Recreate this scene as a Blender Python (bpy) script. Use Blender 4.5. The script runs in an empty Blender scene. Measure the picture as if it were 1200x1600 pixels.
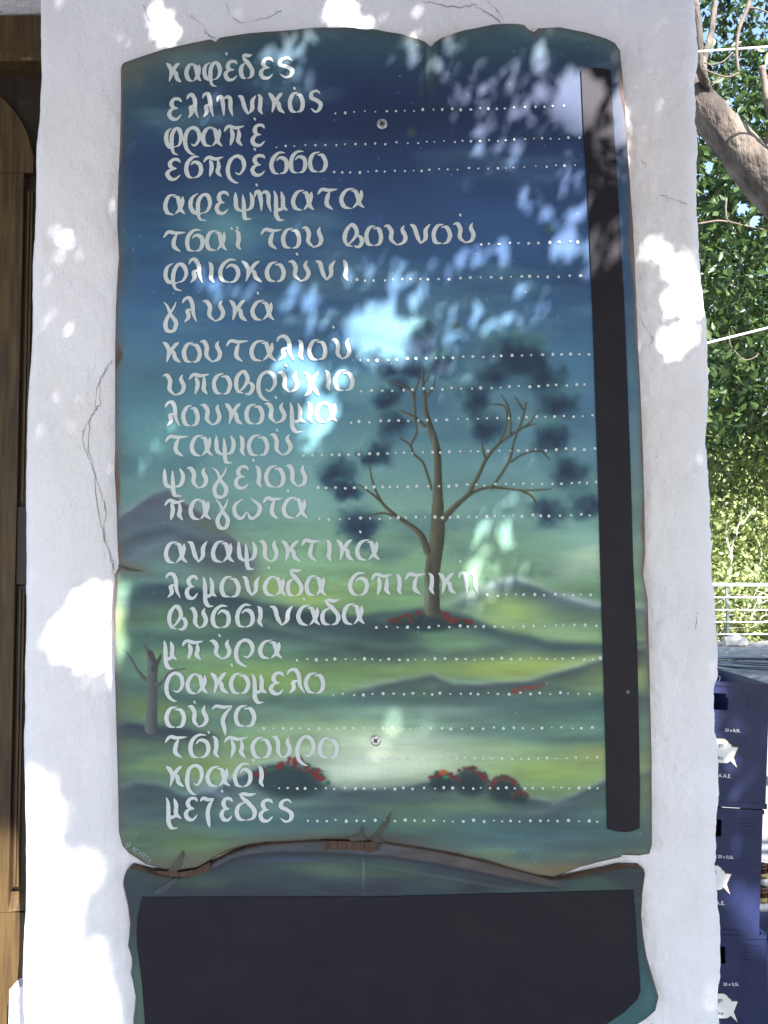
import bpy, math, random
import numpy as np
from mathutils import Vector

# ------------------------------------------------------------------ camera, world, sun, exposure
S = bpy.context.scene
COL = S.collection
F = 1500.0                      # focal length in photograph pixels (1200 x 1600)
PITCH = math.radians(3.2)
EYE = Vector((0.0, 0.0, 1.45))
cam_d = bpy.data.cameras.new('camera'); cam = bpy.data.objects.new('camera', cam_d); COL.objects.link(cam)
cam.location = EYE; cam.rotation_euler = (math.radians(90) + PITCH, 0, 0)
cam_d.sensor_fit = 'VERTICAL'; cam_d.sensor_height = 24; cam_d.lens = 24 * F / 1600
cam_d.clip_start = 0.05; cam_d.clip_end = 500
S.camera = cam
SUN = Vector((0.30, -0.66, 0.69)).normalized()
w = bpy.data.worlds.new('World'); S.world = w; w.use_nodes = True
nt = w.node_tree; bg = nt.nodes['Background']
sky = nt.nodes.new('ShaderNodeTexSky'); sky.sky_type = 'NISHITA'; sky.sun_disc = False
sky.sun_elevation = math.asin(SUN.z); sky.sun_rotation = math.atan2(SUN.x, SUN.y)
nt.links.new(sky.outputs[0], bg.inputs[0]); bg.inputs[1].default_value = 0.10
sd = bpy.data.lights.new('sun', 'SUN'); sd.energy = 5.0; sd.angle = math.radians(0.53); sd.color = (1.0, 0.965, 0.94)
so = bpy.data.objects.new('sun', sd); COL.objects.link(so)
so.rotation_euler = SUN.to_track_quat('Z', 'Y').to_euler()
S.view_settings.view_transform = 'Standard'; S.view_settings.look = 'None'
S.view_settings.exposure = 2.2; S.view_settings.gamma = 1; S.view_settings.use_curve_mapping = False
S.render.engine = 'CYCLES'
S.cycles.max_bounces = 8; S.cycles.diffuse_bounces = 5; S.cycles.transparent_max_bounces = 8

rng = np.random.default_rng(7); random.seed(7)
PI = math.pi

# ------------------------------------------------------------------ helpers
def at(x, y, Y):
    """photo pixel -> point of the world on the vertical plane at distance Y"""
    u = (x - 600) / F; v = (800 - y) / F
    dy = math.cos(PITCH) - v * math.sin(PITCH); dz = math.sin(PITCH) + v * math.cos(PITCH)
    return (u * Y / dy, Y, EYE.z + dz * Y / dy)
def at_np(x, y, Y):
    u = (x - 600) / F; v = (800 - y) / F
    dy = math.cos(PITCH) - v * math.sin(PITCH); dz = math.sin(PITCH) + v * math.cos(PITCH)
    return np.stack([u * Y / dy, Y + 0 * u * v, EYE.z + dz * Y / dy], -1)
def px_of(P, Y=1.5):
    X, Z = P[..., 0] / Y, (P[..., 2] - EYE.z) / Y
    c, s = math.cos(PITCH), math.sin(PITCH)
    den = c + Z * s
    return 600 + F * X / den, 800 - F * (Z * c - s) / den

def link(name, me, mats=None, parent=None, smooth=False):
    o = bpy.data.objects.new(name, me); COL.objects.link(o)
    if mats is not None:
        for m in (mats if isinstance(mats, (list, tuple)) else [mats]): me.materials.append(m)
    if parent is not None: o.parent = parent
    if smooth: me.polygons.foreach_set('use_smooth', [True] * len(me.polygons))
    return o
def root_loc(p):
    v = Vector((0, 0, 0))
    while p is not None: v = v + p.location; p = p.parent
    return v
def mesh_obj(name, verts, faces, mat, parent=None, smooth=False):
    off = root_loc(parent)
    me = bpy.data.meshes.new(name)
    me.from_pydata([(a - off.x, b - off.y, c - off.z) for a, b, c in verts], [], faces)
    me.update()
    return link(name, me, mat, parent, smooth)
def fast_mesh(name, V, Fc, mat, parent=None, smooth=False):
    off = np.array(root_loc(parent)); V = (np.asarray(V, float) - off).astype(np.float32)
    Fc = np.asarray(Fc, np.int32); k = Fc.shape[1]
    me = bpy.data.meshes.new(name)
    me.vertices.add(len(V)); me.vertices.foreach_set('co', V.ravel())
    me.loops.add(Fc.size); me.loops.foreach_set('vertex_index', Fc.ravel())
    me.polygons.add(len(Fc)); me.polygons.foreach_set('loop_start', np.arange(len(Fc), dtype=np.int32) * k)
    me.update(calc_edges=True); me.validate()
    if smooth: me.polygons.foreach_set('use_smooth', np.ones(len(Fc), bool))
    o = bpy.data.objects.new(name, me); COL.objects.link(o)
    me.materials.append(mat)
    if parent is not None: o.parent = parent
    return o
def tag(o, label=None, cat=None, group=None, kind=None):
    if label: o['label'] = label
    if cat: o['category'] = cat
    if group: o['group'] = group
    if kind: o['kind'] = kind
    return o
def thing(name, loc, label, cat, group=None):
    o = bpy.data.objects.new(name, None); COL.objects.link(o); o.location = loc; o.empty_display_size = .1
    return tag(o, label, cat, group)
class MB:
    def __init__(s): s.v = []; s.f = []
    def add(s, v, f):
        n = len(s.v); s.v += [tuple(p) for p in v]; s.f += [tuple(i + n for i in q) for q in f]
    def box(s, a, b):
        (x0, y0, z0), (x1, y1, z1) = a, b
        v = [(x0,y0,z0),(x1,y0,z0),(x1,y1,z0),(x0,y1,z0),(x0,y0,z1),(x1,y0,z1),(x1,y1,z1),(x0,y1,z1)]
        s.add(v, [(0,3,2,1),(4,5,6,7),(0,1,5,4),(1,2,6,5),(2,3,7,6),(3,0,4,7)]); return s
    def prism(s, poly, y0, y1):
        """poly of (x,z); front at y0, back at y1"""
        n = len(poly)
        v = [(x, y0, z) for x, z in poly] + [(x, y1, z) for x, z in poly]
        f = [tuple(range(n)), tuple(range(2*n-1, n-1, -1))] + [(i, i+n, (i+1) % n + n, (i+1) % n) for i in range(n)]
        s.add(v, f); return s
    def tube(s, pts, rad, n=8, cap=True, wob=0.0):
        pts = [Vector(p) for p in pts]
        m = len(pts); base = len(s.v); up = Vector((0.13, 0.31, 1)).normalized()
        for i, p in enumerate(pts):
            d = (pts[min(i+1, m-1)] - pts[max(i-1, 0)]).normalized()
            a = d.cross(up)
            if a.length < 1e-3: a = d.cross(Vector((1, 0, 0)))
            a.normalize(); b = d.cross(a)
            r = rad[i] if hasattr(rad, '__len__') else rad
            for k in range(n):
                t = 2 * PI * k / n; rr = r * (1 + wob * (random.random() - .5))
                s.v.append(tuple(p + a * (rr * math.cos(t)) + b * (rr * math.sin(t))))
        for i in range(m - 1):
            for k in range(n):
                q = base + i * n
                s.f.append((q + k, q + (k+1) % n, q + n + (k+1) % n, q + n + k))
        if cap:
            s.f.append(tuple(base + k for k in range(n-1, -1, -1))); s.f.append(tuple(base + (m-1)*n + k for k in range(n)))
        return s
    def lathe(s, c, prof, n=12):
        base = len(s.v)
        for r, z in prof:
            for k in range(n): s.v.append((c[0] + r*math.cos(2*PI*k/n), c[1] + r*math.sin(2*PI*k/n), c[2] + z))
        for i in range(len(prof) - 1):
            for k in range(n):
                q = base + i*n; s.f.append((q+k, q+(k+1) % n, q+n+(k+1) % n, q+n+k))
        s.f.append(tuple(base + k for k in range(n-1, -1, -1))); s.f.append(tuple(base + (len(prof)-1)*n + k for k in range(n)))
        return s
    def build(s, name, mat, parent=None, smooth=False): return mesh_obj(name, s.v, s.f, mat, parent, smooth)
def catmull(P, k=5):
    P = [np.array(p, float) for p in P]
    if len(P) == 2: return [P[0] + (P[1]-P[0]) * t for t in np.linspace(0, 1, k+1)]
    Q = [2*P[0]-P[1]] + P + [2*P[-1]-P[-2]]; out = []
    for i in range(1, len(Q)-2):
        for t in np.linspace(0, 1, k, endpoint=False):
            a, b, c, d = Q[i-1], Q[i], Q[i+1], Q[i+2]
            out.append(.5*((2*b) + (-a+c)*t + (2*a-5*b+4*c-d)*t*t + (-a+3*b-3*c+d)*t**3))
    out.append(P[-1]); return out
_lat = rng.random((512, 512))
def vnoise(x, y, seed=0):
    x = np.asarray(x, float) + seed*37.17; y = np.asarray(y, float) + seed*91.3
    xi = np.floor(x).astype(int); yi = np.floor(y).astype(int); fx = x-xi; fy = y-yi
    fx = fx*fx*(3-2*fx); fy = fy*fy*(3-2*fy)
    g = lambda i, j: _lat[i % 512, j % 512]
    return (g(xi, yi)*(1-fx)+g(xi+1, yi)*fx)*(1-fy) + (g(xi, yi+1)*(1-fx)+g(xi+1, yi+1)*fx)*fy
def fbm(x, y, seed=0, o=4):
    r = 0; a = .5; n = 0
    for i in range(o): r = r + a*vnoise(x*2**i, y*2**i, seed+i*3); n += a; a *= .5
    return r/n
def sstep(a, b, x): t = np.clip((x-a)/(b-a), 0, 1); return t*t*(3-2*t)

# ------------------------------------------------------------------ materials
def mat(name, col, rough=.6, nscale=None, nmix=.25, bump=0, bscale=60, metal=0, col2=None, island=False, trans=0, spec=.5, coords='Object', stretch=None, bdist=.004):
    m = bpy.data.materials.new(name); m.use_nodes = True; N = m.node_tree.nodes; L = m.node_tree.links
    b = N['Principled BSDF']; b.inputs['Roughness'].default_value = rough; b.inputs['Metallic'].default_value = metal
    b.inputs['Specular IOR Level'].default_value = spec
    b.inputs['Base Color'].default_value = (*col, 1)
    tc = N.new('ShaderNodeTexCoord'); src = tc.outputs[coords]
    if stretch:
        mp = N.new('ShaderNodeMapping'); mp.inputs['Scale'].default_value = stretch; L.new(src, mp.inputs[0]); src = mp.outputs[0]
    if nscale or island:
        mx = N.new('ShaderNodeMix'); mx.data_type = 'RGBA'
        c2 = col2 if col2 else tuple(c*(1-nmix) for c in col)
        mx.inputs['A'].default_value = (*col, 1); mx.inputs['B'].default_value = (*c2, 1)
        if island:
            g = N.new('ShaderNodeNewGeometry'); L.new(g.outputs['Random Per Island'], mx.inputs['Factor'])
        else:
            no = N.new('ShaderNodeTexNoise'); no.inputs['Scale'].default_value = nscale; no.inputs['Detail'].default_value = 6
            L.new(src, no.inputs['Vector'])
            rp = N.new('ShaderNodeMapRange'); rp.inputs[1].default_value = .35; rp.inputs[2].default_value = .65
            L.new(no.outputs[0], rp.inputs[0]); L.new(rp.outputs[0], mx.inputs['Factor'])
        L.new(mx.outputs['Result'], b.inputs['Base Color'])
    if bump:
        n2 = N.new('ShaderNodeTexNoise'); n2.inputs['Scale'].default_value = bscale; n2.inputs['Detail'].default_value = 5
        L.new(src, n2.inputs['Vector'])
        bp = N.new('ShaderNodeBump'); bp.inputs['Strength'].default_value = bump; bp.inputs['Distance'].default_value = bdist
        L.new(n2.outputs[0], bp.inputs['Height']); L.new(bp.outputs[0], b.inputs['Normal'])
    if trans:
        t = N.new('ShaderNodeBsdfTranslucent'); ms = N.new('ShaderNodeMixShader'); ms.inputs[0].default_value = trans
        if island or nscale: L.new(mx.outputs['Result'], t.inputs[0])
        else: t.inputs[0].default_value = (*col, 1)
        L.new(b.outputs[0], ms.inputs[1]); L.new(t.outputs[0], ms.inputs[2]); L.new(ms.outputs[0], N['Material Output'].inputs[0])
    return m
def mat_attr(name, rough=.58, spec=.36):
    m = bpy.data.materials.new(name); m.use_nodes = True; N = m.node_tree.nodes; L = m.node_tree.links
    b = N['Principled BSDF']; b.inputs['Roughness'].default_value = rough; b.inputs['Specular IOR Level'].default_value = spec
    a = N.new('ShaderNodeVertexColor'); a.layer_name = 'paint'
    tc = N.new('ShaderNodeTexCoord'); no = N.new('ShaderNodeTexNoise'); no.inputs['Scale'].default_value = 420; no.inputs['Detail'].default_value = 3
    L.new(tc.outputs['Object'], no.inputs['Vector'])
    hs = N.new('ShaderNodeHueSaturation'); mr = N.new('ShaderNodeMapRange')
    mr.inputs[3].default_value = .82; mr.inputs[4].default_value = 1.18
    L.new(no.outputs[0], mr.inputs[0]); L.new(mr.outputs[0], hs.inputs['Value']); L.new(a.outputs[0], hs.inputs['Color'])
    L.new(hs.outputs[0], b.inputs['Base Color'])
    n2 = N.new('ShaderNodeTexNoise'); n2.inputs['Scale'].default_value = 55; n2.inputs['Detail'].default_value = 6
    mp = N.new('ShaderNodeMapping'); mp.inputs['Scale'].default_value = (6, 1, 1); L.new(tc.outputs['Object'], mp.inputs[0]); L.new(mp.outputs[0], n2.inputs['Vector'])
    bp = N.new('ShaderNodeBump'); bp.inputs['Strength'].default_value = .12; bp.inputs['Distance'].default_value = .002
    L.new(n2.outputs[0], bp.inputs['Height']); L.new(bp.outputs[0], b.inputs['Normal'])
    return m
def mat_plaster(name, col):
    m = bpy.data.materials.new(name); m.use_nodes = True; N = m.node_tree.nodes; L = m.node_tree.links
    b = N['Principled BSDF']; b.inputs['Roughness'].default_value = .9; b.inputs['Specular IOR Level'].default_value = .15
    tc = N.new('ShaderNodeTexCoord')
    def noise(sc, det=5, rot=None, scale=None):
        n = N.new('ShaderNodeTexNoise'); n.inputs['Scale'].default_value = sc; n.inputs['Detail'].default_value = det
        if scale:
            mp = N.new('ShaderNodeMapping'); mp.inputs['Scale'].default_value = scale
            if rot: mp.inputs['Rotation'].default_value = rot
            L.new(tc.outputs['Object'], mp.inputs[0]); L.new(mp.outputs[0], n.inputs['Vector'])
        else: L.new(tc.outputs['Object'], n.inputs['Vector'])
        return n
    n1 = noise(4, 8)
    mx = N.new('ShaderNodeMix'); mx.data_type = 'RGBA'; mx.inputs['A'].default_value = (*col, 1)
    mx.inputs['B'].default_value = (col[0]*.9, col[1]*.89, col[2]*.86, 1)
    mr = N.new('ShaderNodeMapRange'); mr.inputs[1].default_value = .4; mr.inputs[2].default_value = .7
    L.new(n1.outputs[0], mr.inputs[0]); L.new(mr.outputs[0], mx.inputs['Factor'])
    n5 = noise(38, 2)      # small specks of dirt
    mr5 = N.new('ShaderNodeMapRange'); mr5.inputs[1].default_value = .77; mr5.inputs[2].default_value = .80
    L.new(n5.outputs[0], mr5.inputs[0])
    mx2 = N.new('ShaderNodeMix'); mx2.data_type = 'RGBA'; mx2.inputs['B'].default_value = (.22, .2, .18, 1)
    L.new(mr5.outputs[0], mx2.inputs['Factor']); L.new(mx.outputs['Result'], mx2.inputs['A'])
    L.new(mx2.outputs['Result'], b.inputs['Base Color'])
    h1 = noise(230, 4); h2 = noise(60, 5, (0, .5, 0), (1, 1, .35)); h3 = noise(14, 4)
    prev = None
    for n, st, dist in ((h1, .5, .0035), (h2, .55, .006), (h3, .6, .012)):
        bp = N.new('ShaderNodeBump'); bp.inputs['Strength'].default_value = st; bp.inputs['Distance'].default_value = dist
        L.new(n.outputs[0], bp.inputs['Height'])
        if prev: L.new(prev.outputs[0], bp.inputs['Normal'])
        prev = bp
    L.new(prev.outputs[0], b.inputs['Normal'])
    return m
M = dict(
    plaster=mat_plaster('white_plaster', (.79, .772, .822)),
    paint=mat_attr('board_paint'),
    rawwood=mat('burnt_wood', (.16, .085, .045), .7, 60, .5, .4, 200, stretch=(4, 1, .5)),
    charwood=mat('charred_wood', (.07, .05, .04), .7, 80, .4, .3, 150),
    letter=mat('letter_paint', (.58, .61, .61), .55, 7, .12, col2=(.52, .56, .56)),
    black=mat('chalkboard_black', (.012, .0095, .0165), .55, 14, .3, .05, 400, spec=.22, col2=(.0085, .0075, .0135)),
    screw=mat('screw_metal', (.55, .55, .56), .4, 300, .3, metal=.8),
    slot=mat('screw_slot', (.02, .02, .02), .8),
    crack=mat('crack_dark', (.27, .26, .26), .95),
    signature=mat('signature_paint', (.22, .25, .28), .6),
    varnish=mat('varnished_wood', (.085, .052, .020), .5, 9, .5, .15, 60, stretch=(14, 14, 1), col2=(.038, .023, .010), spec=.25),
    varnish_dark=mat('dark_door_wood', (.030, .019, .013), .45, 9, .4, .15, 60, stretch=(10, 10, 1), spec=.3),
    stone=mat('pale_stone', (.6, .57, .52), .8, 20, .2, .4, 60),
    ground=mat('beige_concrete', (.28, .275, .28), .9, 3, .35, .5, 50, col2=(.17, .17, .18)),
    bark=mat('bark', (.16, .13, .10), .9, 7, .5, 1.0, 16, bdist=.05, stretch=(1.3, 1.3, .5), col2=(.04, .03, .024)),
    twig=mat('twig', (.17, .13, .10), .85, 30, .4),
    paletrunk=mat('pale_trunk', (.5, .45, .38), .85, 30, .4),
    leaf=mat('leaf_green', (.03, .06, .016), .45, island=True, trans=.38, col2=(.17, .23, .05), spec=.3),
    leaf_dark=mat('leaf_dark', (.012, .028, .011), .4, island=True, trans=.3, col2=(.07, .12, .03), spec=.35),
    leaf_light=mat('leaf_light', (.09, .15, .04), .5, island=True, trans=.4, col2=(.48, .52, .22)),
    crate=mat('crate_blue', (.012, .018, .066), .45, 25, .3, .1, 200, col2=(.018, .024, .072), spec=.3),
    crate_in=mat('crate_inside', (.02, .022, .045), .6),
    print_white=mat('print_white', (.72, .72, .70), .5),
    print_gold=mat('print_gold', (.62, .42, .14), .5),
    print_black=mat('print_black', (.03, .03, .03), .5),
    glass=mat('brown_glass', (.085, .028, .010), .12, spec=.7),
    label_white=mat('bottle_label', (.62, .62, .62), .5), label_gold=mat('label_gold', (.42, .32, .12), .4),
    label_red=mat('label_red', (.50, .05, .03), .5), cap=mat('crown_cap', (.45, .45, .45), .3, metal=.9),
    wire=mat('silver_wire', (.6, .58, .55), .35, metal=.8),
    rail=mat('white_rail', (.8, .8, .78), .5), railpost=mat('grey_post', (.16, .19, .20), .5, metal=.3),
    cord=mat('white_cord', (.62, .58, .5), .8), hose=mat('black_hose', (.03, .03, .032), .4),
)

def smear(m, amt=.022):
    N = m.node_tree.nodes; L = m.node_tree.links; b = N['Principled BSDF']; src = b.inputs['Base Color'].links[0].from_socket
    tc = N.new('ShaderNodeTexCoord'); mp = N.new('ShaderNodeMapping'); mp.inputs['Scale'].default_value = (3, 1, 9); mp.inputs['Rotation'].default_value = (0, .5, 0)
    n = N.new('ShaderNodeTexNoise'); n.inputs['Scale'].default_value = 2.2; n.inputs['Detail'].default_value = 9; n.inputs['Roughness'].default_value = .68
    r_ = N.new('ShaderNodeMapRange'); r_.inputs[1].default_value = .52; r_.inputs[2].default_value = .85; r_.inputs[4].default_value = .7
    L.new(tc.outputs['Object'], mp.inputs[0]); L.new(mp.outputs[0], n.inputs['Vector']); L.new(n.outputs[0], r_.inputs[0])
    mx = N.new('ShaderNodeMix'); mx.data_type = 'RGBA'; mx.inputs['B'].default_value = (amt, amt*.97, amt*1.05, 1)
    L.new(src, mx.inputs['A']); L.new(r_.outputs[0], mx.inputs['Factor']); L.new(mx.outputs['Result'], b.inputs['Base Color'])
smear(M['black'])
# ------------------------------------------------------------------ ground
G = []
gx = np.linspace(-60, 60, 61); gy = np.linspace(-60, 160, 111)
XX, YY = np.meshgrid(gx, gy); ZZ = -.01 + 0*XX
idx = np.arange(XX.size).reshape(XX.shape)
q = np.stack([idx[:-1, :-1], idx[:-1, 1:], idx[1:, 1:], idx[1:, :-1]], -1).reshape(-1, 4)
g = fast_mesh('ground', np.stack([XX, YY, ZZ], -1).reshape(-1, 3), q, M['ground']); tag(g, kind='structure')

# ------------------------------------------------------------------ the whitewashed wall pier
wall = thing('whitewashed_wall', (0, 1.5, 0), 'white lumpy plaster wall that carries the painted menu board', 'wall')
zs_f = np.concatenate([np.linspace(-.02, .45, 14)[:-1], np.linspace(.45, 2.5, 640), np.linspace(2.5, 3.3, 12)[1:]])
prof = []   # (x, y, nx, ny) along the section; left back -> front -> right back
def sec(z):
    return None
xl, xr, D = -.555, .508, .5
R = .014
seg = []
for t in np.linspace(0, 1, 10)[:-1]: seg.append((xl, 1.5 + .10*(1-t) + R*t, -1, 0))
for a in np.linspace(0, PI/2, 6): seg.append((xl + R - R*math.cos(a), 1.5 + R - R*math.sin(a), -math.cos(a), -math.sin(a)))
for x in np.linspace(xl+R, xr-.03, 420)[1:-1]: seg.append((x, 1.5, 0, -1))
R2 = .03
for a in np.linspace(PI/2, 0, 12): seg.append((xr - R2 + R2*math.cos(a), 1.5 + R2 - R2*math.sin(a), math.cos(a), -math.sin(a)))
for t in np.linspace(0, 1, 60)[1:]: seg.append((xr, 1.5 + R2 + t*(D-R2), 1, 0))
seg = np.array(seg)
arc = np.concatenate([[0], np.cumsum(np.hypot(np.diff(seg[:, 0]), np.diff(seg[:, 1])))])
A, Z = np.meshgrid(arc, zs_f); SX = seg[:, 0][None] + 0*Z; SY = seg[:, 1][None] + 0*Z; NX = seg[:, 2][None] + 0*Z; NY = seg[:, 3][None] + 0*Z
rough_r = sstep(.1, .52, SX)            # trowelled and lumpier to the right
disp = (fbm(A*5, Z*5, 3, 3)-.5)*.014 + (fbm(A*22, Z*16, 11, 4)-.5)*.0060*(.35+rough_r*1.0) + (fbm(A*80, Z*60, 21, 3)-.5)*.0024*(.6+rough_r)
seg_i = int(np.argmin(np.abs(seg[:,0]-xr)+np.abs(seg[:,1]-1.53)))
edge_r = np.exp(-((A - (arc[np.argmin(np.abs(seg[:,0]-xr)+np.abs(seg[:,1]-1.53))]))/.05)**2)
disp += edge_r*((fbm(A*3, Z*6, 31, 3)-.5)*.006 + (fbm(A*9, Z*30, 33, 4)-.5)*.006)
# trowel ridges and flakes
fl = fbm(A*14+3, Z*14, 41, 4); disp += np.where(fl > .62, .0012, 0)*sstep(.0, .3, SX+.0*Z)
top_f = sstep(2.15, 2.3, Z); disp += np.where(fbm(A*10, Z*12, 47, 4) > .56, .0012, 0)*top_f
def edge_profile(tab):
    t_ = sorted((at(x, y, 1.5)[2], at(x, y, 1.5)[0]) for x, y in tab); return np.interp(Z, [a[0] for a in t_], [a[1] for a in t_])
RP = [(1088,0),(1095,80),(1092,110),(1096,200),(1098,290),(1103,370),(1108,440),(1112,500),(1115,580),(1118,650),(1114,690),(1118,740),(1119,800),(1122,880),(1124,930),(1128,990),(1128,1035),(1129,1060),(1124,1085),(1124,1140),(1128,1200),(1130,1260),(1126,1310),(1124,1360),(1130,1440),(1131,1480),(1128,1540),(1128,1600)]
LP = [(57,0),(57,100),(55,200),(52,300),(49,400),(45,500),(42,600),(40,700),(39,800),(37,900),(37,1000),(36,1100),(36,1300),(37,1600)]
w_r = sstep(arc[seg_i]-.10, arc[seg_i], A); w_l = 1-sstep(arc[15], arc[15]+.05, A)
PX = SX + NX*disp + w_r*(edge_profile(RP)-xr) + w_l*(edge_profile(LP)-xl); PY = SY + NY*disp
idx = np.arange(Z.size).reshape(Z.shape)
q = np.stack([idx[:-1, :-1], idx[:-1, 1:], idx[1:, 1:], idx[1:, :-1]], -1).reshape(-1, 4)
fast_mesh('pier', np.stack([PX, PY, Z], -1).reshape(-1, 3), q, M['plaster'], wall, True)
MB().box((-1.52, 1.505, 2.395), (xl+.004, 1.99, 3.3)).build('door_header', M['plaster'], wall)
MB().box((-6, 1.5, -.02), (-1.52, 1.99, 3.3)).build('side_wall', M['plaster'], wall)
MB().box((-6, 1.495, 3.3), (.50, 2.0, 3.36)).build('coping', M['stone'], wall)
MB().box((xl+.01, 1.602, -.02), (.49, 1.995, 3.3)).build('wall_core', M['plaster'], wall)
# hairline cracks: thin dark ribbons lying in the plaster
crack_sets = [
    [(178,566),(165,580),(153,604),(150,640),(136,668),(131,690),(138,712),(150,745),(152,790),(158,820),(163,850),(172,880),(180,905)],
    [(172,572),(160,596),(156,630),(144,652),(140,690),(146,735),(158,772),(166,800),(160,835),(174,862),(178,890)],
    [(222,8),(226,22),(238,40),(240,52)], [(300,22),(316,38),(320,52),(336,58)],
    [(352,4),(358,22),(378,34),(400,30),(424,20),(438,16)], [(660,2),(680,6),(712,14),(740,8),(764,22),(782,32)], [(764,2),(776,14),(784,28)],
    [(1004,498),(1012,512),(1018,528),(1016,545)], [(1002,250),(1008,264)], [(1034,303),(1058,310),(1070,316)],
    [(1090,956),(1086,968),(1084,980)],
]
for ci, cs in enumerate(crack_sets):
    b = MB(); pts = catmull([(x + random.uniform(-3, 3), y + random.uniform(-3, 3)) for x, y in cs], 6)
    pts = [np.array(p) + rng.normal(0, 1.0, 2) for p in pts]
    for i, p in enumerate(pts):
        tdir = pts[min(i+1, len(pts)-1)] - pts[max(i-1, 0)]; tdir = tdir/(np.hypot(*tdir)+1e-6); nn = np.array([-tdir[1], tdir[0]])
        wd = (.12 + 1.0*float(vnoise(i*.35, ci*9.1, 5))**1.6)*(1 if ci < 2 else .85)
        for sgn in (-1, 1):
            qq = p + nn*wd*sgn; P = at(qq[0], qq[1], 1.5)
            # follow the plaster relief
            j = int(np.argmin(np.abs(zs_f - P[2]))); k = int(np.argmin(np.abs(seg[:, 0]-P[0]) + np.abs(seg[:, 1]-1.5)*5))
            b.v.append((P[0], float(PY[j, k]) - .0011, P[2]))
        if i: n = 2*i; b.f.append((n-2, n-1, n+1, n))
    b.build('crack', M['crack'], wall)

# ------------------------------------------------------------------ door at the left
door = thing('wooden_door', (-1.0, 1.6, 0), 'dark varnished wooden door with an arched top panel in the left recess', 'door')
def zpx(y, Y): return at(600, y, Y)[2]
def poly_px(pts, Y): return [(at(x, y, Y)[0], at(x, y, Y)[2]) for x, y in pts]
zt = zpx(28, 1.6)
MB().box((-1.52, 1.592, zpx(83, 1.592)), (xl+.02, 1.66, zt)).build('frame_head', M['varnish'], door)
MB().box((-1.52, 1.584, zpx(95, 1.584)), (xl+.02, 1.66, zpx(83, 1.592)-.001)).build('head_moulding', M['varnish'], door)
MB().box((-1.52, 1.63, 0), (xl+.02, 1.68, zpx(95, 1.63))).build('door_leaf', M['varnish_dark'], door)
cx = -1.03
def mirror(poly): return [(2*cx - x, z) for x, z in poly][::-1]
# broad arched board in front of the leaf
arch = [(-60, 120), (-30,128), (0, 150), (18, 168), (34, 190), (44, 214), (52, 245), (58, 300), (58, 420)]
ap = poly_px(arch, 1.612)
full = ap + [(ap[-1][0], zpx(300, 1.612)), ] if False else ap
lo = zpx(270, 1.612)
MB().prism([p for p in ap if p[1] > lo] + [(ap[6][0], lo), (2*cx-ap[6][0], lo)] + [q for q in mirror(ap) if q[1] > lo], 1.612, 1.629).build('arched_rail', M['varnish'], door)
# stiles and recessed panels
x5 = at(5, 700, 1.618)[0]; x33 = at(30, 700, 1.618)[0]
z_lo = zpx(1425, 1.612)
MB().box((-1.25, 1.612, z_lo), (x33, 1.629, lo - .001)).build('middle_stile', M['varnish'], door)
b = MB(); b.box((x33+.001, 1.622, zpx(790, 1.62)), (xl+.02, 1.6295, zpx(295, 1.62))); b.build('upper_panel', M['varnish_dark'], door)
b = MB(); b.box((x33+.001, 1.622, zpx(1390, 1.62)), (xl+.02, 1.6295, zpx(915, 1.62))); b.build('lower_panel', M['varnish_dark'], door)
MB().box((x33+.001, 1.615, zpx(913, 1.62)), (xl+.02, 1.6295, zpx(792, 1.62))).build('lock_rail', M['varnish_dark'], door)
for yy0, yy1 in ((300, 785), (920, 1385)):
    for xx in (36, 41):
        MB().box((at(xx, 700, 1.62)[0], 1.617, zpx(yy1, 1.62)), (at(xx, 700, 1.62)[0]+.0035, 1.6215, zpx(yy0, 1.62))).build('bead', M['varnish'], door)
b = MB(); b.add([(x33, 1.612, zpx(1425,1.612)), (xl+.02, 1.612, zpx(1418,1.612)), (xl+.02, 1.628, zpx(1375,1.628)), (x33, 1.628, zpx(1392,1.628))], [(0,1,2,3)]); b.build('panel_bevel', M['varnish'], door)
MB().box((-1.52, 1.612, 0.02), (xl+.02, 1.629, z_lo-.001)).build('bottom_rail', M['varnish'], door)
b = MB(); x20 = at(20, 1560, 1.585)[0]
b.prism([(x20, -.02), (xl+.03, -.02), (xl+.03, zpx(1522, 1.585)), (x20, zpx(1540, 1.585))], 1.570, 1.611)
blk = tag(b.build('plinth_block', M['plaster']), 'small white plastered block in the doorway beside the foot of the wall', 'block')

# ------------------------------------------------------------------ painted boards
def srgb2lin(c):
    c = np.clip(np.asarray(c, float)/255, 0, 1); return np.where(c <= .04045, c/12.92, ((c+.055)/1.055)**2.4)
BAL = np.array([1.02, 1.01, 1.04])      # light that fell on the boards when the photograph was taken
def resample(P, n, k=6):
    P = np.array(P, float); d = np.concatenate([[0], np.cumsum(np.hypot(*np.diff(P, axis=0).T))])
    t = np.linspace(0, d[-1], n); return np.stack([np.interp(t, d, P[:, 0]), np.interp(t, d, P[:, 1])], -1)
def coons(top, bot, left, right, nu, nv):
    T = resample(top, nu); B = resample(bot, nu); Lf = resample(left, nv); Rt = resample(right, nv)
    # use x fraction so columns stay vertical
    u = np.linspace(0, 1, nu)[None, :, None]; v = np.linspace(0, 1, nv)[:, None, None]
    T = T[None]; B = B[None]; Lf = Lf[:, None]; Rt = Rt[:, None]
    P = (1-v)*T + v*B + (1-u)*Lf + u*Rt - ((1-u)*(1-v)*T[:, :1] + u*(1-v)*T[:, -1:] + (1-u)*v*B[:, :1] + u*v*B[:, -1:])
    return P[..., 0], P[..., 1]
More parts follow.
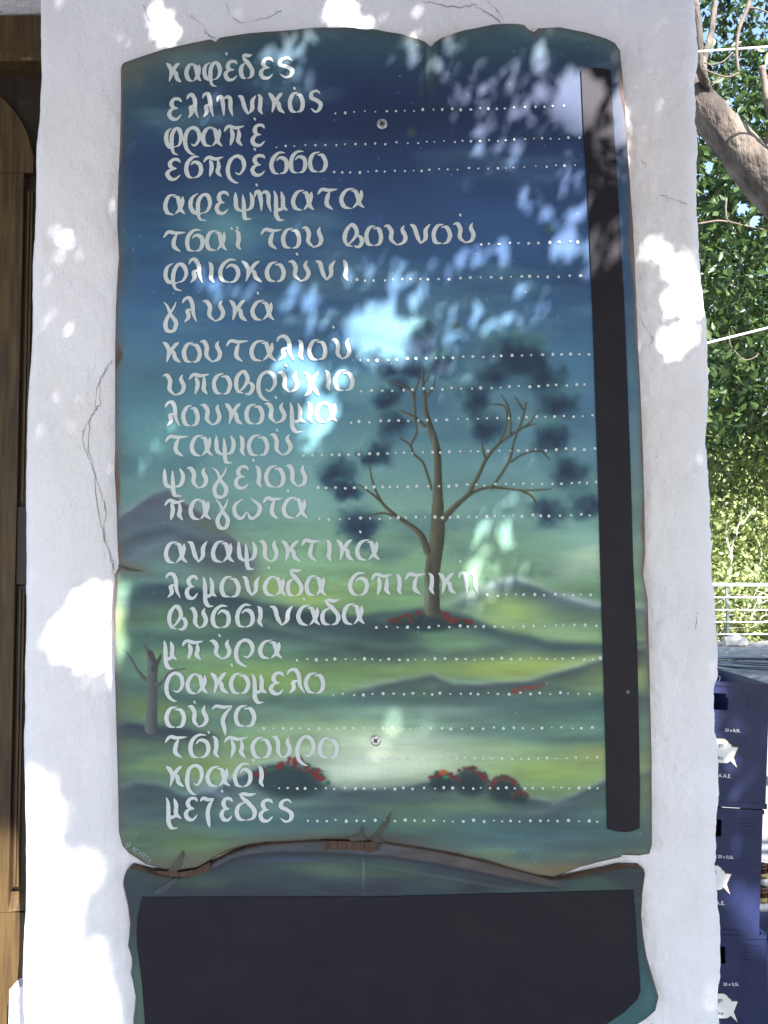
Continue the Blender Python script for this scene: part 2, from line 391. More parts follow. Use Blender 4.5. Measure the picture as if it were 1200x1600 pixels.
TOP = [(187,104),(192,96),(215,88),(255,75),(300,65),(330,59),(336,61),(341,57),(380,51),(417,46),(490,41),(540,40),(580,42),(624,49),(653,58),(666,64),(674,69),(680,62),(690,57),(727,44),(771,35),(807,33),(820,35),(828,43),(836,46),(842,40),(873,40),(917,49),(947,58),(961,65),(971,79)]
RIGHT = [(971,79),(974,110),(978,160),(983,240),(991,350),(996,460),(998,515),(1005,662),(1009,790),(1010,863),(1007,899),(1014,937),(1017,1052),(1020,1187),(1021,1322),(1017,1336)]
BOT = [(190,1322),(202,1336),(228,1352),(256,1360),(280,1361),(308,1357),(328,1346),(340,1339),(376,1325),(416,1318),(504,1313),(560,1313),(592,1316),(650,1324),(716,1336),(768,1350),(836,1368),(864,1372),(885,1365),(908,1356),(960,1344),(970,1342),(972,1338),(1000,1339),(1017,1336)]
LEFT = [(187,104),(187,150),(186,203),(183,277),(181,350),(184,400),(182,423),(179,478),(178,540),(178,680),(177,740),(180,790),(182,860),(184,885),(178,896),(175,953),(178,1063),(182,1210),(184,1300),(190,1322)]
def board_mesh(name, top, bot, left, right, nu, nv, Yf, thick, paint, parent, bev, seed):
    X, Y = coons(top, bot, left, right, nu, nv)
    # distance to the edge, in pixels (grid estimate)
    du = np.minimum(X - X[:, :1], X[:, -1:] - X); dv = np.minimum(Y - Y[:1], Y[-1:] - Y); d = np.minimum(np.abs(du), np.abs(dv))
    C = paint(X, Y, d)
    wb = bev(X, Y, du, dv)
    P = at_np(X, Y, Yf)
    fall = np.clip(1 - d/np.maximum(wb, .01), 0, 1)
    P[..., 1] += fall**1.3*.007
    # gnarled wood where the edge is cut back
    ed = sstep(0, .5, fall)[..., None]
    n = fbm(X*.05, Y*.03, seed+5, 4)[..., None]
    wood = np.array([66, 50, 44])*(1-n) + np.array([120, 96, 80])*n
    C = C*(1-ed) + wood*ed
    col = srgb2lin(C)/BAL
    idx = np.arange(X.size).reshape(X.shape)
    f = np.stack([idx[:-1, :-1], idx[1:, :-1], idx[1:, 1:], idx[:-1, 1:]], -1).reshape(-1, 4)
    o = fast_mesh('painted_face', P.reshape(-1, 3), f, M['paint'], parent, True)
    a = o.data.color_attributes.new('paint', 'FLOAT_COLOR', 'POINT')
    rgba = np.concatenate([col.reshape(-1, 3), np.ones((col.shape[0]*col.shape[1], 1))], 1).astype(np.float32)
    a.data.foreach_set('color', rgba.ravel())
    # sawn side running round the whole outline
    ring = np.concatenate([P[0, :-1], P[:-1, -1], P[-1, :0:-1], P[:0:-1, 0]])
    n = len(ring); back = ring.copy(); back[:, 1] = Yf + thick
    V = np.concatenate([ring, back]); i = np.arange(n); j = (i+1) % n
    fast_mesh('sawn_edge', V, np.stack([i, i+n, j+n, j], -1), M['rawwood'], parent)
    bk = MB(); c = ring[:: max(1, n//200)]
    bk.add([(p[0], Yf+thick, p[2]) for p in c], [tuple(range(len(c)))]); bk.build('back_face', M['rawwood'], parent)
    return o

class Painter:
    def __init__(s, X, Y): s.X, s.Y = X, Y; s.C = np.zeros(X.shape + (3,))
    def blend(s, m, col): m = np.clip(m, 0, 1)[..., None]; s.C = s.C*(1-m) + np.array(col, float)*m
    def blob(s, x, y, rx, ry, col, a=1, ang=0, p=2, soft=0):
        c, q = math.cos(ang), math.sin(ang); dx, dy = s.X-x, s.Y-y
        u = (dx*c+dy*q)/rx; v = (-dx*q+dy*c)/ry; s.blend(a*np.exp(-(u*u+v*v)**(p/2)), col)
    def ridge(s, pts, col, depth, a=1, edge=2.0, x0=None, x1=None, fx=40, crest=None, ca=.5, cw=5):
        P = np.array(pts, float); r = np.interp(s.X, P[:, 0], P[:, 1]) + (fbm(s.X*.02, 0*s.X, len(pts), 3)-.5)*8
        lo = P[0, 0] if x0 is None else x0; hi = P[-1, 0] if x1 is None else x1
        fade = sstep(lo-fx, lo+fx, s.X)*(1-sstep(hi-fx, hi+fx, s.X))
        t = s.Y - r
        if crest is not None: s.blend(ca*fade*np.exp(-((t+1)/cw)**2)*(.3+1.1*fbm(s.X*.03, s.Y*.02, 9, 3)), crest)
        s.blend(a*fade*sstep(-edge, edge, t)*np.exp(-(np.maximum(t, 0)/depth)**1.6)*(.75+.5*fbm(s.X*.015, s.Y*.05, 5, 3)), col)
    def stroke(s, pts, col, dark=None):
        P = [np.array(p, float) for p in pts]; Q = catmull(P, 6)
        for a, b in zip(Q[:-1], Q[1:]):
            pad = max(a[2], b[2]) + 3
            x0, x1 = min(a[0], b[0])-pad, max(a[0], b[0])+pad; y0, y1 = min(a[1], b[1])-pad, max(a[1], b[1])+pad
            m = np.argwhere((s.X[s.X.shape[0]//2] > x0-25) & (s.X[s.X.shape[0]//2] < x1+25)).ravel()
            r = np.argwhere((s.Y[:, s.Y.shape[1]//2] > y0-60) & (s.Y[:, s.Y.shape[1]//2] < y1+60)).ravel()
            if len(m) == 0 or len(r) == 0: continue
            sl = (slice(r[0], r[-1]+1), slice(m[0], m[-1]+1)); X, Y = s.X[sl], s.Y[sl]
            d = b[:2]-a[:2]; L2 = max(d@d, 1e-6); t = np.clip(((X-a[0])*d[0]+(Y-a[1])*d[1])/L2, 0, 1)
            px, py = a[0]+t*d[0], a[1]+t*d[1]; w2 = (a[2]+(b[2]-a[2])*t)/2
            dist = np.hypot(X-px, Y-py); side = ((X-px)*(-d[1])+(Y-py)*d[0])/math.sqrt(L2)/np.maximum(w2, .5)
            mk = (1-sstep(w2-.5, w2+1.1, dist))[..., None]
            sh = (np.clip(side*.5+.5, 0, 1)*.8 + .35*fbm(X*.12, Y*.05, 3, 3))[..., None]
            c = np.array(col)*(1-sh) + np.array(dark if dark is not None else col)*sh
            s.C[sl] = s.C[sl]*(1-mk*.95) + c*mk*.95

BASE = [
 (30,(80,82,78),(58,80,88),(66,88,96)), (70,(84,92,88),(46,74,90),(52,80,98)), (100,(66,84,92),(40,60,86),(42,62,90)),
 (150,(48,78,98),(33,46,84),(36,50,86)), (200,(44,74,104),(33,48,86),(35,52,88)), (260,(40,66,108),(39,62,106),(40,64,106)),
 (320,(40,74,116),(44,72,116),(44,74,118)), (380,(46,90,132),(50,82,124),(46,80,124)), (440,(54,94,138),(52,86,128),(50,86,130)),
 (500,(62,102,138),(58,94,136),(58,96,138)), (560,(74,114,138),(70,112,142),(66,110,145)), (620,(78,122,142),(80,124,148),(76,118,148)),
 (680,(84,128,142),(92,136,150),(84,126,148)), (740,(96,134,140),(106,146,148),(96,136,146)), (800,(104,142,140),(118,156,145),(108,146,142)),
 (860,(108,142,130),(124,162,134),(118,154,134)), (900,(100,140,120),(126,164,126),(118,152,125)), (950,(88,130,110),(118,158,115),(122,158,118)),
 (1000,(84,125,105),(100,145,108),(122,158,110)), (1050,(82,120,108),(118,152,95),(138,160,88)), (1100,(78,112,100),(98,135,112),(92,128,112)),
 (1150,(70,100,90),(135,165,135),(108,145,125)), (1200,(80,112,90),(168,190,165),(140,170,118)), (1240,(74,104,100),(110,138,125),(110,138,100)),
 (1280,(66,98,104),(72,106,108),(72,106,106)), (1320,(88,118,84),(80,104,92),(72,98,102)), (1380,(84,100,84),(84,92,80),(76,90,88))]
TEAL = (40, 60, 72); NAVY = (44, 58, 74); GREY = (84, 92, 108); YG = (150, 168, 78); PALE = (182, 205, 178)
def paint_top(X, Y, d):
    p = Painter(X, Y); ys = [b[0] for b in BASE]
    Yw = Y + (fbm(X*.004, Y*.008, 2, 3)-.5)*26
    cols = []
    for k in (1, 2, 3): cols.append(np.stack([np.interp(Yw, ys, [b[k][c] for b in BASE]) for c in range(3)], -1))
    t1 = sstep(200, 480, X)[..., None]; t2 = sstep(560, 880, X)[..., None]
    p.C = (cols[0]*(1-t1)+cols[1]*t1)*(1-t2) + cols[2]*t2
    # airbrushed drifts in the sky
    low = sstep(880, 960, Y)
    nz = fbm(X*.006, Y*.02, 7, 4); p.blend(.35*sstep(.5, .8, nz)*(1-low), (120, 160, 165)); nz = fbm(X*.008, Y*.022, 17, 4); p.blend(.28*sstep(.5, .8, nz)*(1-low), (34, 62, 96))
    p.blob(350, 355, 60, 38, (100, 150, 158), .8); p.blob(430, 115, 55, 35, (60, 105, 120), .6); p.blob(330, 300, 60, 20, (70, 110, 135), .35)
    p.blob(250, 690, 45, 60, (108, 158, 152), .35); p.blob(420, 640, 130, 50, (90, 140, 150), .3)
    for x, y, r in ((877,85,4),(857,358,6),(643,207,8),(714,509,7)): p.blob(x, y, r, r, (62, 88, 78), .7, p=4)
    # cloud low at the right
    for x, y, rx, ry in ((905,872,30,14),(925,858,20,10),(890,895,28,12),(935,880,22,18)): p.blob(x, y, rx, ry, (165, 185, 165), .6)
    # ---- land
    nz = fbm(X*.005, Y*.03, 27, 4); p.blend(.55*sstep(.48, .75, nz)*low, (66, 100, 100)); nz = fbm(X*.006, Y*.035, 37, 4); p.blend(.45*sstep(.52, .78, nz)*low, (140, 168, 105))
    # left mountain
    p.ridge([(175,812),(205,798),(240,775),(262,766),(285,785),(330,815),(372,845),(420,880)], (80, 86, 104), 75, .95, 5, 175, 400, 22, (140, 150, 160), .5, 8)
    p.ridge([(175,850),(215,832),(262,820),(300,835),(360,862),(400,878)], (56, 62, 80), 42, .75, 9, 180, 380, 30)
    p.blob(330, 822, 50, 10, (98, 112, 90), .6, .35); p.blob(230, 860, 50, 9, (100, 116, 132), .7, -.45); p.blob(300, 858, 45, 7, (104, 118, 132), .5, .35); p.blob(205,888,30,10,(92,78,74),.7,.2)
    p.ridge([(175,898),(260,895),(330,900),(400,925),(500,950)], (88, 110, 112), 16, .5, 5, 185, 480, 30)
    p.ridge([(175,915),(250,912),(330,925),(400,938),(470,950),(560,966),(640,975)], TEAL, 60, .95, 6, 160, 650, 30)
    p.blob(190, 920, 22, 18, (95, 145, 115), .7); p.blob(182, 975, 14, 35, (160, 185, 110), .8); p.blob(185,1010,14,20,(120,160,120),.6)
    p.blob(455, 925, 75, 13, YG, .7, .2); p.blob(560, 922, 60, 14, (140, 172, 105), .7); p.blob(330, 972, 80, 14, (74, 104, 76), .8, .1)
    # right far mountain
    p.ridge([(690,948),(740,930),(775,915),(806,906),(830,914),(870,932),(930,948),(1015,952)], (70, 92, 104), 30, .9, 5, 705, 1030, 25, (178, 190, 196), .9, 7)
    p.blob(745, 925, 40, 8, (165, 185, 185), .55, -.3)
    p.blob(800, 955, 45, 22, (172, 198, 110), .75, .3); p.blob(790, 972, 60, 8, (176, 200, 130), .5, .15)
    # knoll the tree stands on
    p.ridge([(470,985),(540,968),(600,955),(668,948),(730,962),(780,985),(860,1002),(940,1005),(1015,1000)], (52, 76, 86), 34, .95, 5, 470, 1020, 40)
    p.ridge([(350,985),(410,976),(460,990),(560,1008),(700,1018),(820,1008)], (50, 68, 82), 24, .7, 8, 360, 800, 50, (110, 145, 128), .5, 9)
    p.blob(870, 985, 60, 12, (132, 164, 128), .6, .1)
    p.blob(400, 1018, 110, 16, (104, 146, 116), .7, -.1); p.blob(800, 1042, 150, 14, (150, 166, 84), .85, -.05); p.blob(620, 1048, 90, 12, (118, 152, 92), .7)
    p.blob(400, 1060, 130, 20, (126, 160, 84), .8, .05); p.blob(930,1035,30,10,(170,190,120),.6)
    # middle ridge
    p.ridge([(540,1082),(600,1072),(640,1062),(676,1054),(710,1068),(760,1068),(830,1062),(890,1048),(950,1026),(1018,1010)], (58, 72, 80), 24, .98, 2.5, 555, 1030, 40, (160, 176, 170), .55, 6)
    p.ridge([(175,1066),(230,1070),(300,1082),(360,1096),(430,1088),(560,1085),(700,1092),(860,1098),(1018,1080)], (60, 88, 92), 22, .8, 8, 165, 1030, 30)
    p.blob(350, 1085, 70, 12, (150, 175, 150), .55, .2); p.blob(660, 1112, 120, 9, (146, 168, 152), .55); p.blob(230, 1105, 50, 18, (98, 118, 70), .8, .2)
    p.ridge([(620,1150),(720,1138),(800,1140),(880,1150),(1018,1140)], (66, 100, 104), 18, .75, 9, 640, 1030, 50)
    p.ridge([(175,1135),(200,1128),(240,1136),(300,1140),(360,1150)], (38, 48, 70), 26, .95, 3, 170, 340, 25)
    p.blob(410, 1160, 90, 14, (104, 140, 82), .8); p.blob(330, 1200, 70, 20, (118, 140, 76), .8, -.1)
    # lake of light
    p.blob(610, 1180, 135, 38, (206, 216, 192), .9); p.blob(560, 1205, 60, 20, (190, 204, 186), .7); p.blob(760,1185,90,20,(165,190,160),.6)
    p.blob(860, 1205, 90, 22, (150, 178, 92), .8, .05); p.blob(930, 1180, 40, 16, (160, 160, 96), .6)
    # near shore
    p.ridge([(175,1235),(215,1225),(250,1228),(290,1245),(330,1240),(370,1215),(410,1200),(440,1196),(490,1222),(540,1236),(600,1234),(640,1228),(690,1218),(760,1222),(820,1248),(870,1256),(905,1240),(945,1222),(1020,1205)], (52, 70, 82), 40, .95, 3, 170, 1030, 20, (150, 165, 180), .55, 6)
    p.blob(700, 1262, 90, 9, (96, 130, 96), .6); p.blob(860,1262,70,8,(110,118,120),.5,-.3); p.blob(340,1240,45,6,(120,135,160),.6,.5)
    p.blob(300, 1320, 70, 16, (98, 128, 80), .7, .1); p.blob(640, 1285, 60, 16, (94, 132, 98), .6); p.blob(480, 1290, 130, 14, (58, 94, 106), .6); p.blob(820, 1300, 120, 22, (64, 98, 106), .6); p.blob(1000,1230,25,40,(118,132,90),.5); p.blob(1000, 1150, 20, 30, (110, 150, 130), .5)
    p.blob(230, 1300, 40, 30, (78, 100, 98), .5); p.blob(660,1325,60,12,(62,72,84),.6,.2)
    lu = (p.C@np.array([.3,.59,.11]))[..., None]; k_ = (.07*sstep(860, 980, Y))[..., None]; p.C = (p.C*(1-k_) + lu*k_)*(1+.06*sstep(600, 760, Y)[..., None]-.04*sstep(900, 1000, Y)[..., None])
    B_ = p.C.copy()
    for rad in (2, 1):
        for ax in (0, 1):
            pad = [(0, 0)]*3; pad[ax] = (rad, rad); Q_ = np.pad(B_, pad, mode='edge'); cs_ = np.cumsum(Q_, ax); z_ = np.zeros_like(np.take(cs_, [0], ax)); cs_ = np.concatenate([z_, cs_], ax)
            n_ = B_.shape[ax]; B_ = (np.take(cs_, np.arange(n_)+2*rad+1, ax) - np.take(cs_, np.arange(n_), ax))/(2*rad+1)
    w_ = (.85*sstep(850, 900, Y))[..., None]; p.C = p.C*(1-w_) + B_*w_
    st_ = (fbm(X*.012, Y*.07, 201, 4)-.5); p.C = p.C*(1+(.30*st_*sstep(700, 950, Y))[..., None]); st_ = fbm(X*.006, Y*.012, 203, 5)-.5; p.C = p.C*(1+(.28*st_)[..., None])
    # ---- red flowering bushes
    R = random.Random(3)
    def bush(cx, cy, rx, ry, n=26, red=.55):
        p.blob(cx, cy, rx, ry, (28, 50, 56), .97, p=6)
        for _ in range(n*2):
            a = R.uniform(PI, 2*PI); rr = R.uniform(.72, 1.08); x, y = cx+math.cos(a)*rx*rr, cy+math.sin(a)*ry*rr
            c = (104, 36, 40) if R.random() < red else (36, 78, 66)
            q = R.uniform(2.2, 4.2); p.blob(x, y, q, q*.8, c, .9, p=4)
    bush(668, 972, 46, 16, 30, .75); bush(625, 972, 18, 8, 8, .7); bush(720,975,18,7,9,.8)
    for i in range(26):
        bx_ = R.uniform(604,734); p.blob(bx_, 955+abs(bx_-668)*.2+R.uniform(0,8), 3.0, 2.2, (102,38,40) if R.random() < .7 else (40,70,60), .85, p=4)
    bush(455, 1222, 56, 28, 36, .6); p.blob(430,1215,40,20,(36,58,66),.9,p=4)
    for t in np.linspace(0, 1, 26):
        x = 400+110*t; y = 1212 - 26*math.sin(min(1, t*1.25)*PI*.62) + (32*(t-.6)/.4 if t > .6 else 0)
        p.blob(x + R.uniform(-3, 3), y + R.uniform(-3, 4), R.uniform(3, 5.5), R.uniform(3, 4.5), (114, 36, 42) if R.random() < .85 else (40, 92, 66), .92, p=4)
    bush(692, 1222, 20, 16, 14, .45); bush(735, 1222, 26, 22, 20, .55); bush(788, 1234, 24, 20, 20, .65); bush(812,1246,14,10,8,.8)
    p.blob(692,1207,7,5,(190,90,40),.8,p=4); p.blob(697,1214,5,3,(60,150,80),.8,p=4)
    for _ in range(26): x = R.uniform(800, 850); p.blob(x, 1080-(x-800)*.2+R.uniform(-3, 4), 2.6, 2, (130, 54, 48), .8, p=4)
    # ---- bare dead tree at the left
    gc, gd = (104, 110, 108), (58, 62, 66)
    p.stroke([(236,1138,20),(238,1100,15),(238,1065,15),(238,1040,15),(232,1020,7),(225,1008,2)], gc, gd)
    p.stroke([(240,1046,8),(248,1032,5),(252,1022,1.5)], gd, gd); p.stroke([(226,1062,7),(214,1046,4),(206,1032,3),(197,1018,1.5)], gc, gd)
    p.stroke([(244,1072,6),(256,1062,4),(266,1050,3),(290,1044,1)], gc, gd); p.stroke([(235,1020,8),(244,1038,5)], (60,60,62), gd)
    # ---- the big tree: soft crowns first
    crown = [(653,540,34),(642,575,22),(690,572,24),(668,520,20),(800,552,44),(850,590,36),(872,628,30),(741,618,26),(762,668,28),(742,640,20),(862,684,30),(890,735,34),(912,785,28),(858,800,32),(830,560,30),(602,628,28),(615,665,26),(594,704,24),(625,602,18),(527,738,32),(542,762,20),(560,823,34),(575,712,16),(770,585,26),(610,575,24),(585,560,18)]
    nm = fbm(X*.05, Y*.05, 51, 4)
    X0_, Y0_ = X, Y; X = X + (fbm(X0_*.045, Y0_*.045, 301, 3)-.5)*28; Y = Y + (fbm(X0_*.045, Y0_*.045, 307, 3)-.5)*24
    for x, y, r in crown: p.blend(np.clip(.38*np.exp(-(((X-x+r*.5)/(r*1.2))**2+((Y-y+r*.6)/(r*.9))**2))*(.2+1.5*nm), 0, 1), (120, 160, 158))
    for x, y, r in crown:
        p.blend(np.clip(.85*np.exp(-(((X-x)/(r*.86))**2+((Y-y)/(r*.78))**2)**1.6)*(.55+.9*nm), 0, 1), (34, 68, 88))
    for x, y, r in crown: p.blend(np.clip(.8*np.exp(-((((X-x-3)/r)**2+((Y-y-4)/(r*.8))**2)*2.2))*(.4+1.3*nm), 0, 1), (24, 46, 74))
    for x, y, r in crown[::2]: p.blend(np.clip(.35*np.exp(-((((X-x+5)/r)**2+((Y-y+r*.7)/(r*.4))**2)*1.6))*(.2+1.5*nm), 0, 1), (88, 138, 140))
    X, Y = X0_, Y0_
    bc, bd = (112, 112, 88), (44, 44, 38)
    for st in BRANCHES: p.stroke([(a_, b_, c_*(.74 if 560 < b_ < 770 else .86) if c_ > 3 else c_*.9) for a_, b_, c_ in st], bc, bd)
    p.blob(676,700,4,26,(120,150,150),.5); p.blob(666,930,5,28,(140,160,150),.5); p.blob(686,706,3,8,(40,36,34),.9,p=4); p.blob(672,890,4,14,(50,46,38),.7); p.blob(690,800,3,40,(60,58,48),.5)
    # singed border, dirt
    n = fbm(X*.018, Y*.018, 61, 4); e = np.exp(-(d/(6+16*n))**1.4)
    p.blend(.62*e, (88, 82, 76)); p.blend(.5*np.exp(-(d/3.5)**2), (64, 52, 46))
    p.blob(205, 110, 30, 30, (98, 98, 90), .6); p.blob(672, 105, 14, 50, (50, 72, 86), .8); p.blob(668, 100, 4, 30, (96, 116, 112), .7, .12); p.blob(684,92,3,36,(40,44,48),.7,.08); p.blob(664,120,3,45,(28,38,52),.6)
    p.blob(300,1345,60,16,(104,98,80),.6); p.blob(560,1312,80,8,(60,52,46),.8); p.blob(870,1358,60,12,(120,92,66),.6)
    spk = vnoise(X*.35, Y*.35, 71); p.blend(.5*(spk > .985), (190, 200, 205))
    return p.C
BRANCHES = [
 [(675,952,28),(675,920,26),(676,889,27),(683,840,26),(684,800,22),(684,765,18),(684,735,15),(682,705,16),(676,680,15),(670,660,11),(665,640,8),(664,622,7),(661,600,5),(661,575,2)],
 [(692,812,12),(704,798,10),(727,777,8),(745,766,6.5),(771,761,5),(818,766,4),(862,764,1.5)], [(816,767,4),(830,774,4),(838,785,2)],
 [(734,768,8),(748,742,7),(760,717,6),(782,691,5),(815,669,4),(837,662,1.5)], [(780,692,4),(791,665,3.5),(789,636,3),(765,632,1.2)],
 [(797,682,4),(798,660,3.5),(794,636,3),(783,617,1.5)], [(767,763,5),(785,738,5),(797,715,5),(804,687,4),(815,658,4),(822,629,3)], [(817,640,3),(805,620,1.5)],
 [(797,722,4),(818,709,3),(844,704,3),(859,718,1.2)], [(812,671,3),(828,660,2.5),(837,646,1.2)], [(759,718,3),(755,705,3),(753,690,1.2)],
 [(664,666,7),(648,652,5),(624,641,1.5)], [(650,656,4),(648,640,4),(648,615,3.5),(655,594,2)], [(648,625,4),(643,612,3.5),(631,603,3),(609,596,1.2)],
 [(674,764,5),(668,742,4.5),(660,722,4),(646,709,4),(641,696,3.5),(624,684,1.5)], [(641,697,3),(651,675,3),(648,652,3)],
 [(668,862,13),(660,840,11),(650,828,9),(632,815,7),(617,805,6),(595,783,4.5),(582,752,3),(576,720,1.5)], [(594,783,4),(580,771,3),(560,757,1.5)],
 [(616,806,4),(598,802,3.5),(582,805,2.5),(568,808,1.2)], [(666,620,4.5),(676,606,3.5),(681,585,1.5)], [(662,600,3),(670,588,2),(674,574,1)] ]

menu = thing('menu_board', (0, 1.47, 1.0), 'tall painted landscape board with white Greek cafe menu lettering', 'menu board')
YB = 1.472
def bev_top(X, Y, du, dv):
    n = fbm(X*.012, Y*.012, 81, 3)
    wv = 2.0 + 5*sstep(.45, .8, n)
    side_r = sstep(.5, .0, (X < 600)*1.0)
    wv = wv + (X > 900)*(8*np.exp(-((Y-140)/35)**2) + 8*np.exp(-((Y-380)/60)**2) + 5*np.exp(-((Y-850)/80)**2)+4*np.exp(-((Y-520)/40)**2))
    wv = wv + (X < 260)*(11*np.exp(-((Y-555)/16)**2) + 5*np.exp(-((Y-440)/30)**2) + 6*np.exp(-((Y-760)/40)**2))
    wv = wv + (Y < 120)*(6*np.exp(-((X-832)/12)**2) + 4*np.exp(-((X-336)/5)**2) + 4*np.exp(-((X-675)/8)**2))
    return wv
board_mesh('menu_board', TOP, BOT, LEFT, RIGHT, 500, 780, YB, .021, paint_top, menu, bev_top, 1)

# ------------------------------------------------------------------ lettering: pen strokes in a unit box
GL = {
'α': [[(.55,1.0),(.2,.9),(0,.48),(.12,.1),(.45,-.02)], [(.42,.88),(.62,.86),(.72,.55),(.8,.22),(1.02,.0)], [(.88,.92),(.86,.62),(.76,.32),(.5,.0)]],
'β': [[(.06,-.02),(.45,.28),(.72,.72),(.45,1.12),(.12,.85),(.02,.42),(.16,.1),(.48,-.03)], [(.66,.58),(.95,.45),(1,.2),(.82,-.02),(.55,-.02)]],
'γ': [[(0,1),(.3,.78),(.55,.36),(.9,.0),(.8,-.38),(.5,-.48),(.2,-.36),(.15,-.02),(.45,.4),(.78,.72),(.95,1.02)]],
'δ': [[(.5,.86),(.12,.68),(0,.36),(.15,.06),(.5,-.02)], [(.16,1.28),(.32,1.06),(.66,.8),(1,.45),(.9,.1),(.55,-.02)], [(.12,1.22),(.4,1.26),(.7,1.22),(1.05,1.28)]],
'ε': [[(1,.84),(.78,1.0),(.38,.98),(.18,.76),(.36,.56),(.72,.52)], [(.68,.5),(.25,.46),(0,.24),(.2,.0),(.62,-.03),(1,.2)]],
'ζ': [[(0,.86),(.2,1.02),(.6,.95),(1,1.02)], [(1,1.0),(.7,.68),(.55,.3),(.62,-.1),(.68,-.42)]],
'η': [[(0,.72),(.1,.98),(.3,.94),(.4,.5),(.42,.0)], [(.36,.82),(.6,1.0),(.82,.86),(.84,.4),(1.0,-.02)]],
'ι': [[(0,1.02),(.5,.86),(.6,.5),(.45,.22),(1,-.02)]],
'κ': [[(0,1.02),(.22,.84),(.36,.5),(.22,.0)], [(.92,1.02),(.66,.84),(.36,.42)], [(.38,.5),(.62,.5),(.72,.2),(1.02,-.02)]],
'λ': [[(0,.92),(.15,1.14),(.45,1.18),(.68,.9),(.74,.4),(1,-.02)], [(.68,.62),(.36,.54),(.4,.24),(.12,-.02)]],
'μ': [[(.0,1.02),(.12,.7),(.14,.15),(.16,-.22),(.4,-.46),(.78,-.46)], [(.52,.98),(.66,.62),(.66,.2),(1,.0)], [(.14,.1),(.42,.04),(.7,.2)]],
'ν': [[(0,1.0),(.22,.88),(.36,.4),(.56,.0)], [(.54,.0),(.78,.3),(.8,.7),(1,1.02)]],
'ο': [[(.62,1.0),(.22,.9),(0,.5),(.14,.08),(.5,-.02)], [(.45,.86),(.8,.84),(1,.46),(.86,.08),(.55,-.02)]],
'π': [[(0,.72),(.22,.98),(.6,.9),(1.02,1.0)], [(.32,.88),(.42,.5),(.3,-.02)], [(.74,.9),(.76,.5),(.72,.25),(.92,-.02)]],
'ρ': [[(.42,.16),(.7,.08),(.98,.42),(.9,.84),(.55,1.02),(.18,.84),(0,.36),(.1,-.1),(.42,-.36),(.66,-.4)]],
'σ': [[(.9,1.08),(.5,1.1),(.14,.84),(0,.45),(.14,.08),(.5,-.02)], [(.3,.66),(.55,.84),(.9,.72),(1,.38),(.84,.08),(.52,-.02)]],
'ς': [[(1,.9),(.66,1.04),(.2,.94),(.16,.68),(.6,.54),(1,.34),(.86,.04),(.5,-.05),(.1,.14)]],
'τ': [[(0,.72),(.22,1.0),(.55,.94),(1.02,1.0)], [(.62,.9),(.5,.6),(.48,.25),(.78,-.02)]],
'υ': [[(0,.96),(.2,.98),(.36,.7),(.34,.28),(.62,-.02)], [(.94,1.03),(.86,.78),(1,.42),(.88,.12),(.56,-.02)]],
'φ': [[(.38,1.0),(.1,.78),(0,.42),(.14,.1),(.4,-.0),(.6,.0)], [(.55,.02),(.86,.12),(1,.5),(.88,.88),(.62,.92),(.42,.6),(.38,.1),(.5,-.28),(.8,-.38)]],
'χ': [[(0,.96),(.28,.86),(.52,.36),(.8,-.02),(1,-.22)], [(.95,1.0),(.62,.62),(.34,-.04),(.05,-.24)]],
'ψ': [[(.06,1.0),(.08,.6),(.14,.2),(.5,.0)], [(.46,.9),(.5,.4),(.52,-.1),(.62,-.34),(.95,-.36)], [(.84,1.0),(1,.62),(.9,.2),(.58,.06)]],
'ω': [[(.34,1.0),(.02,.66),(.04,.2),(.28,-.0),(.5,.34)], [(.5,.34),(.66,-.0),(.94,.2),(1,.62),(.62,1.02)]],
}
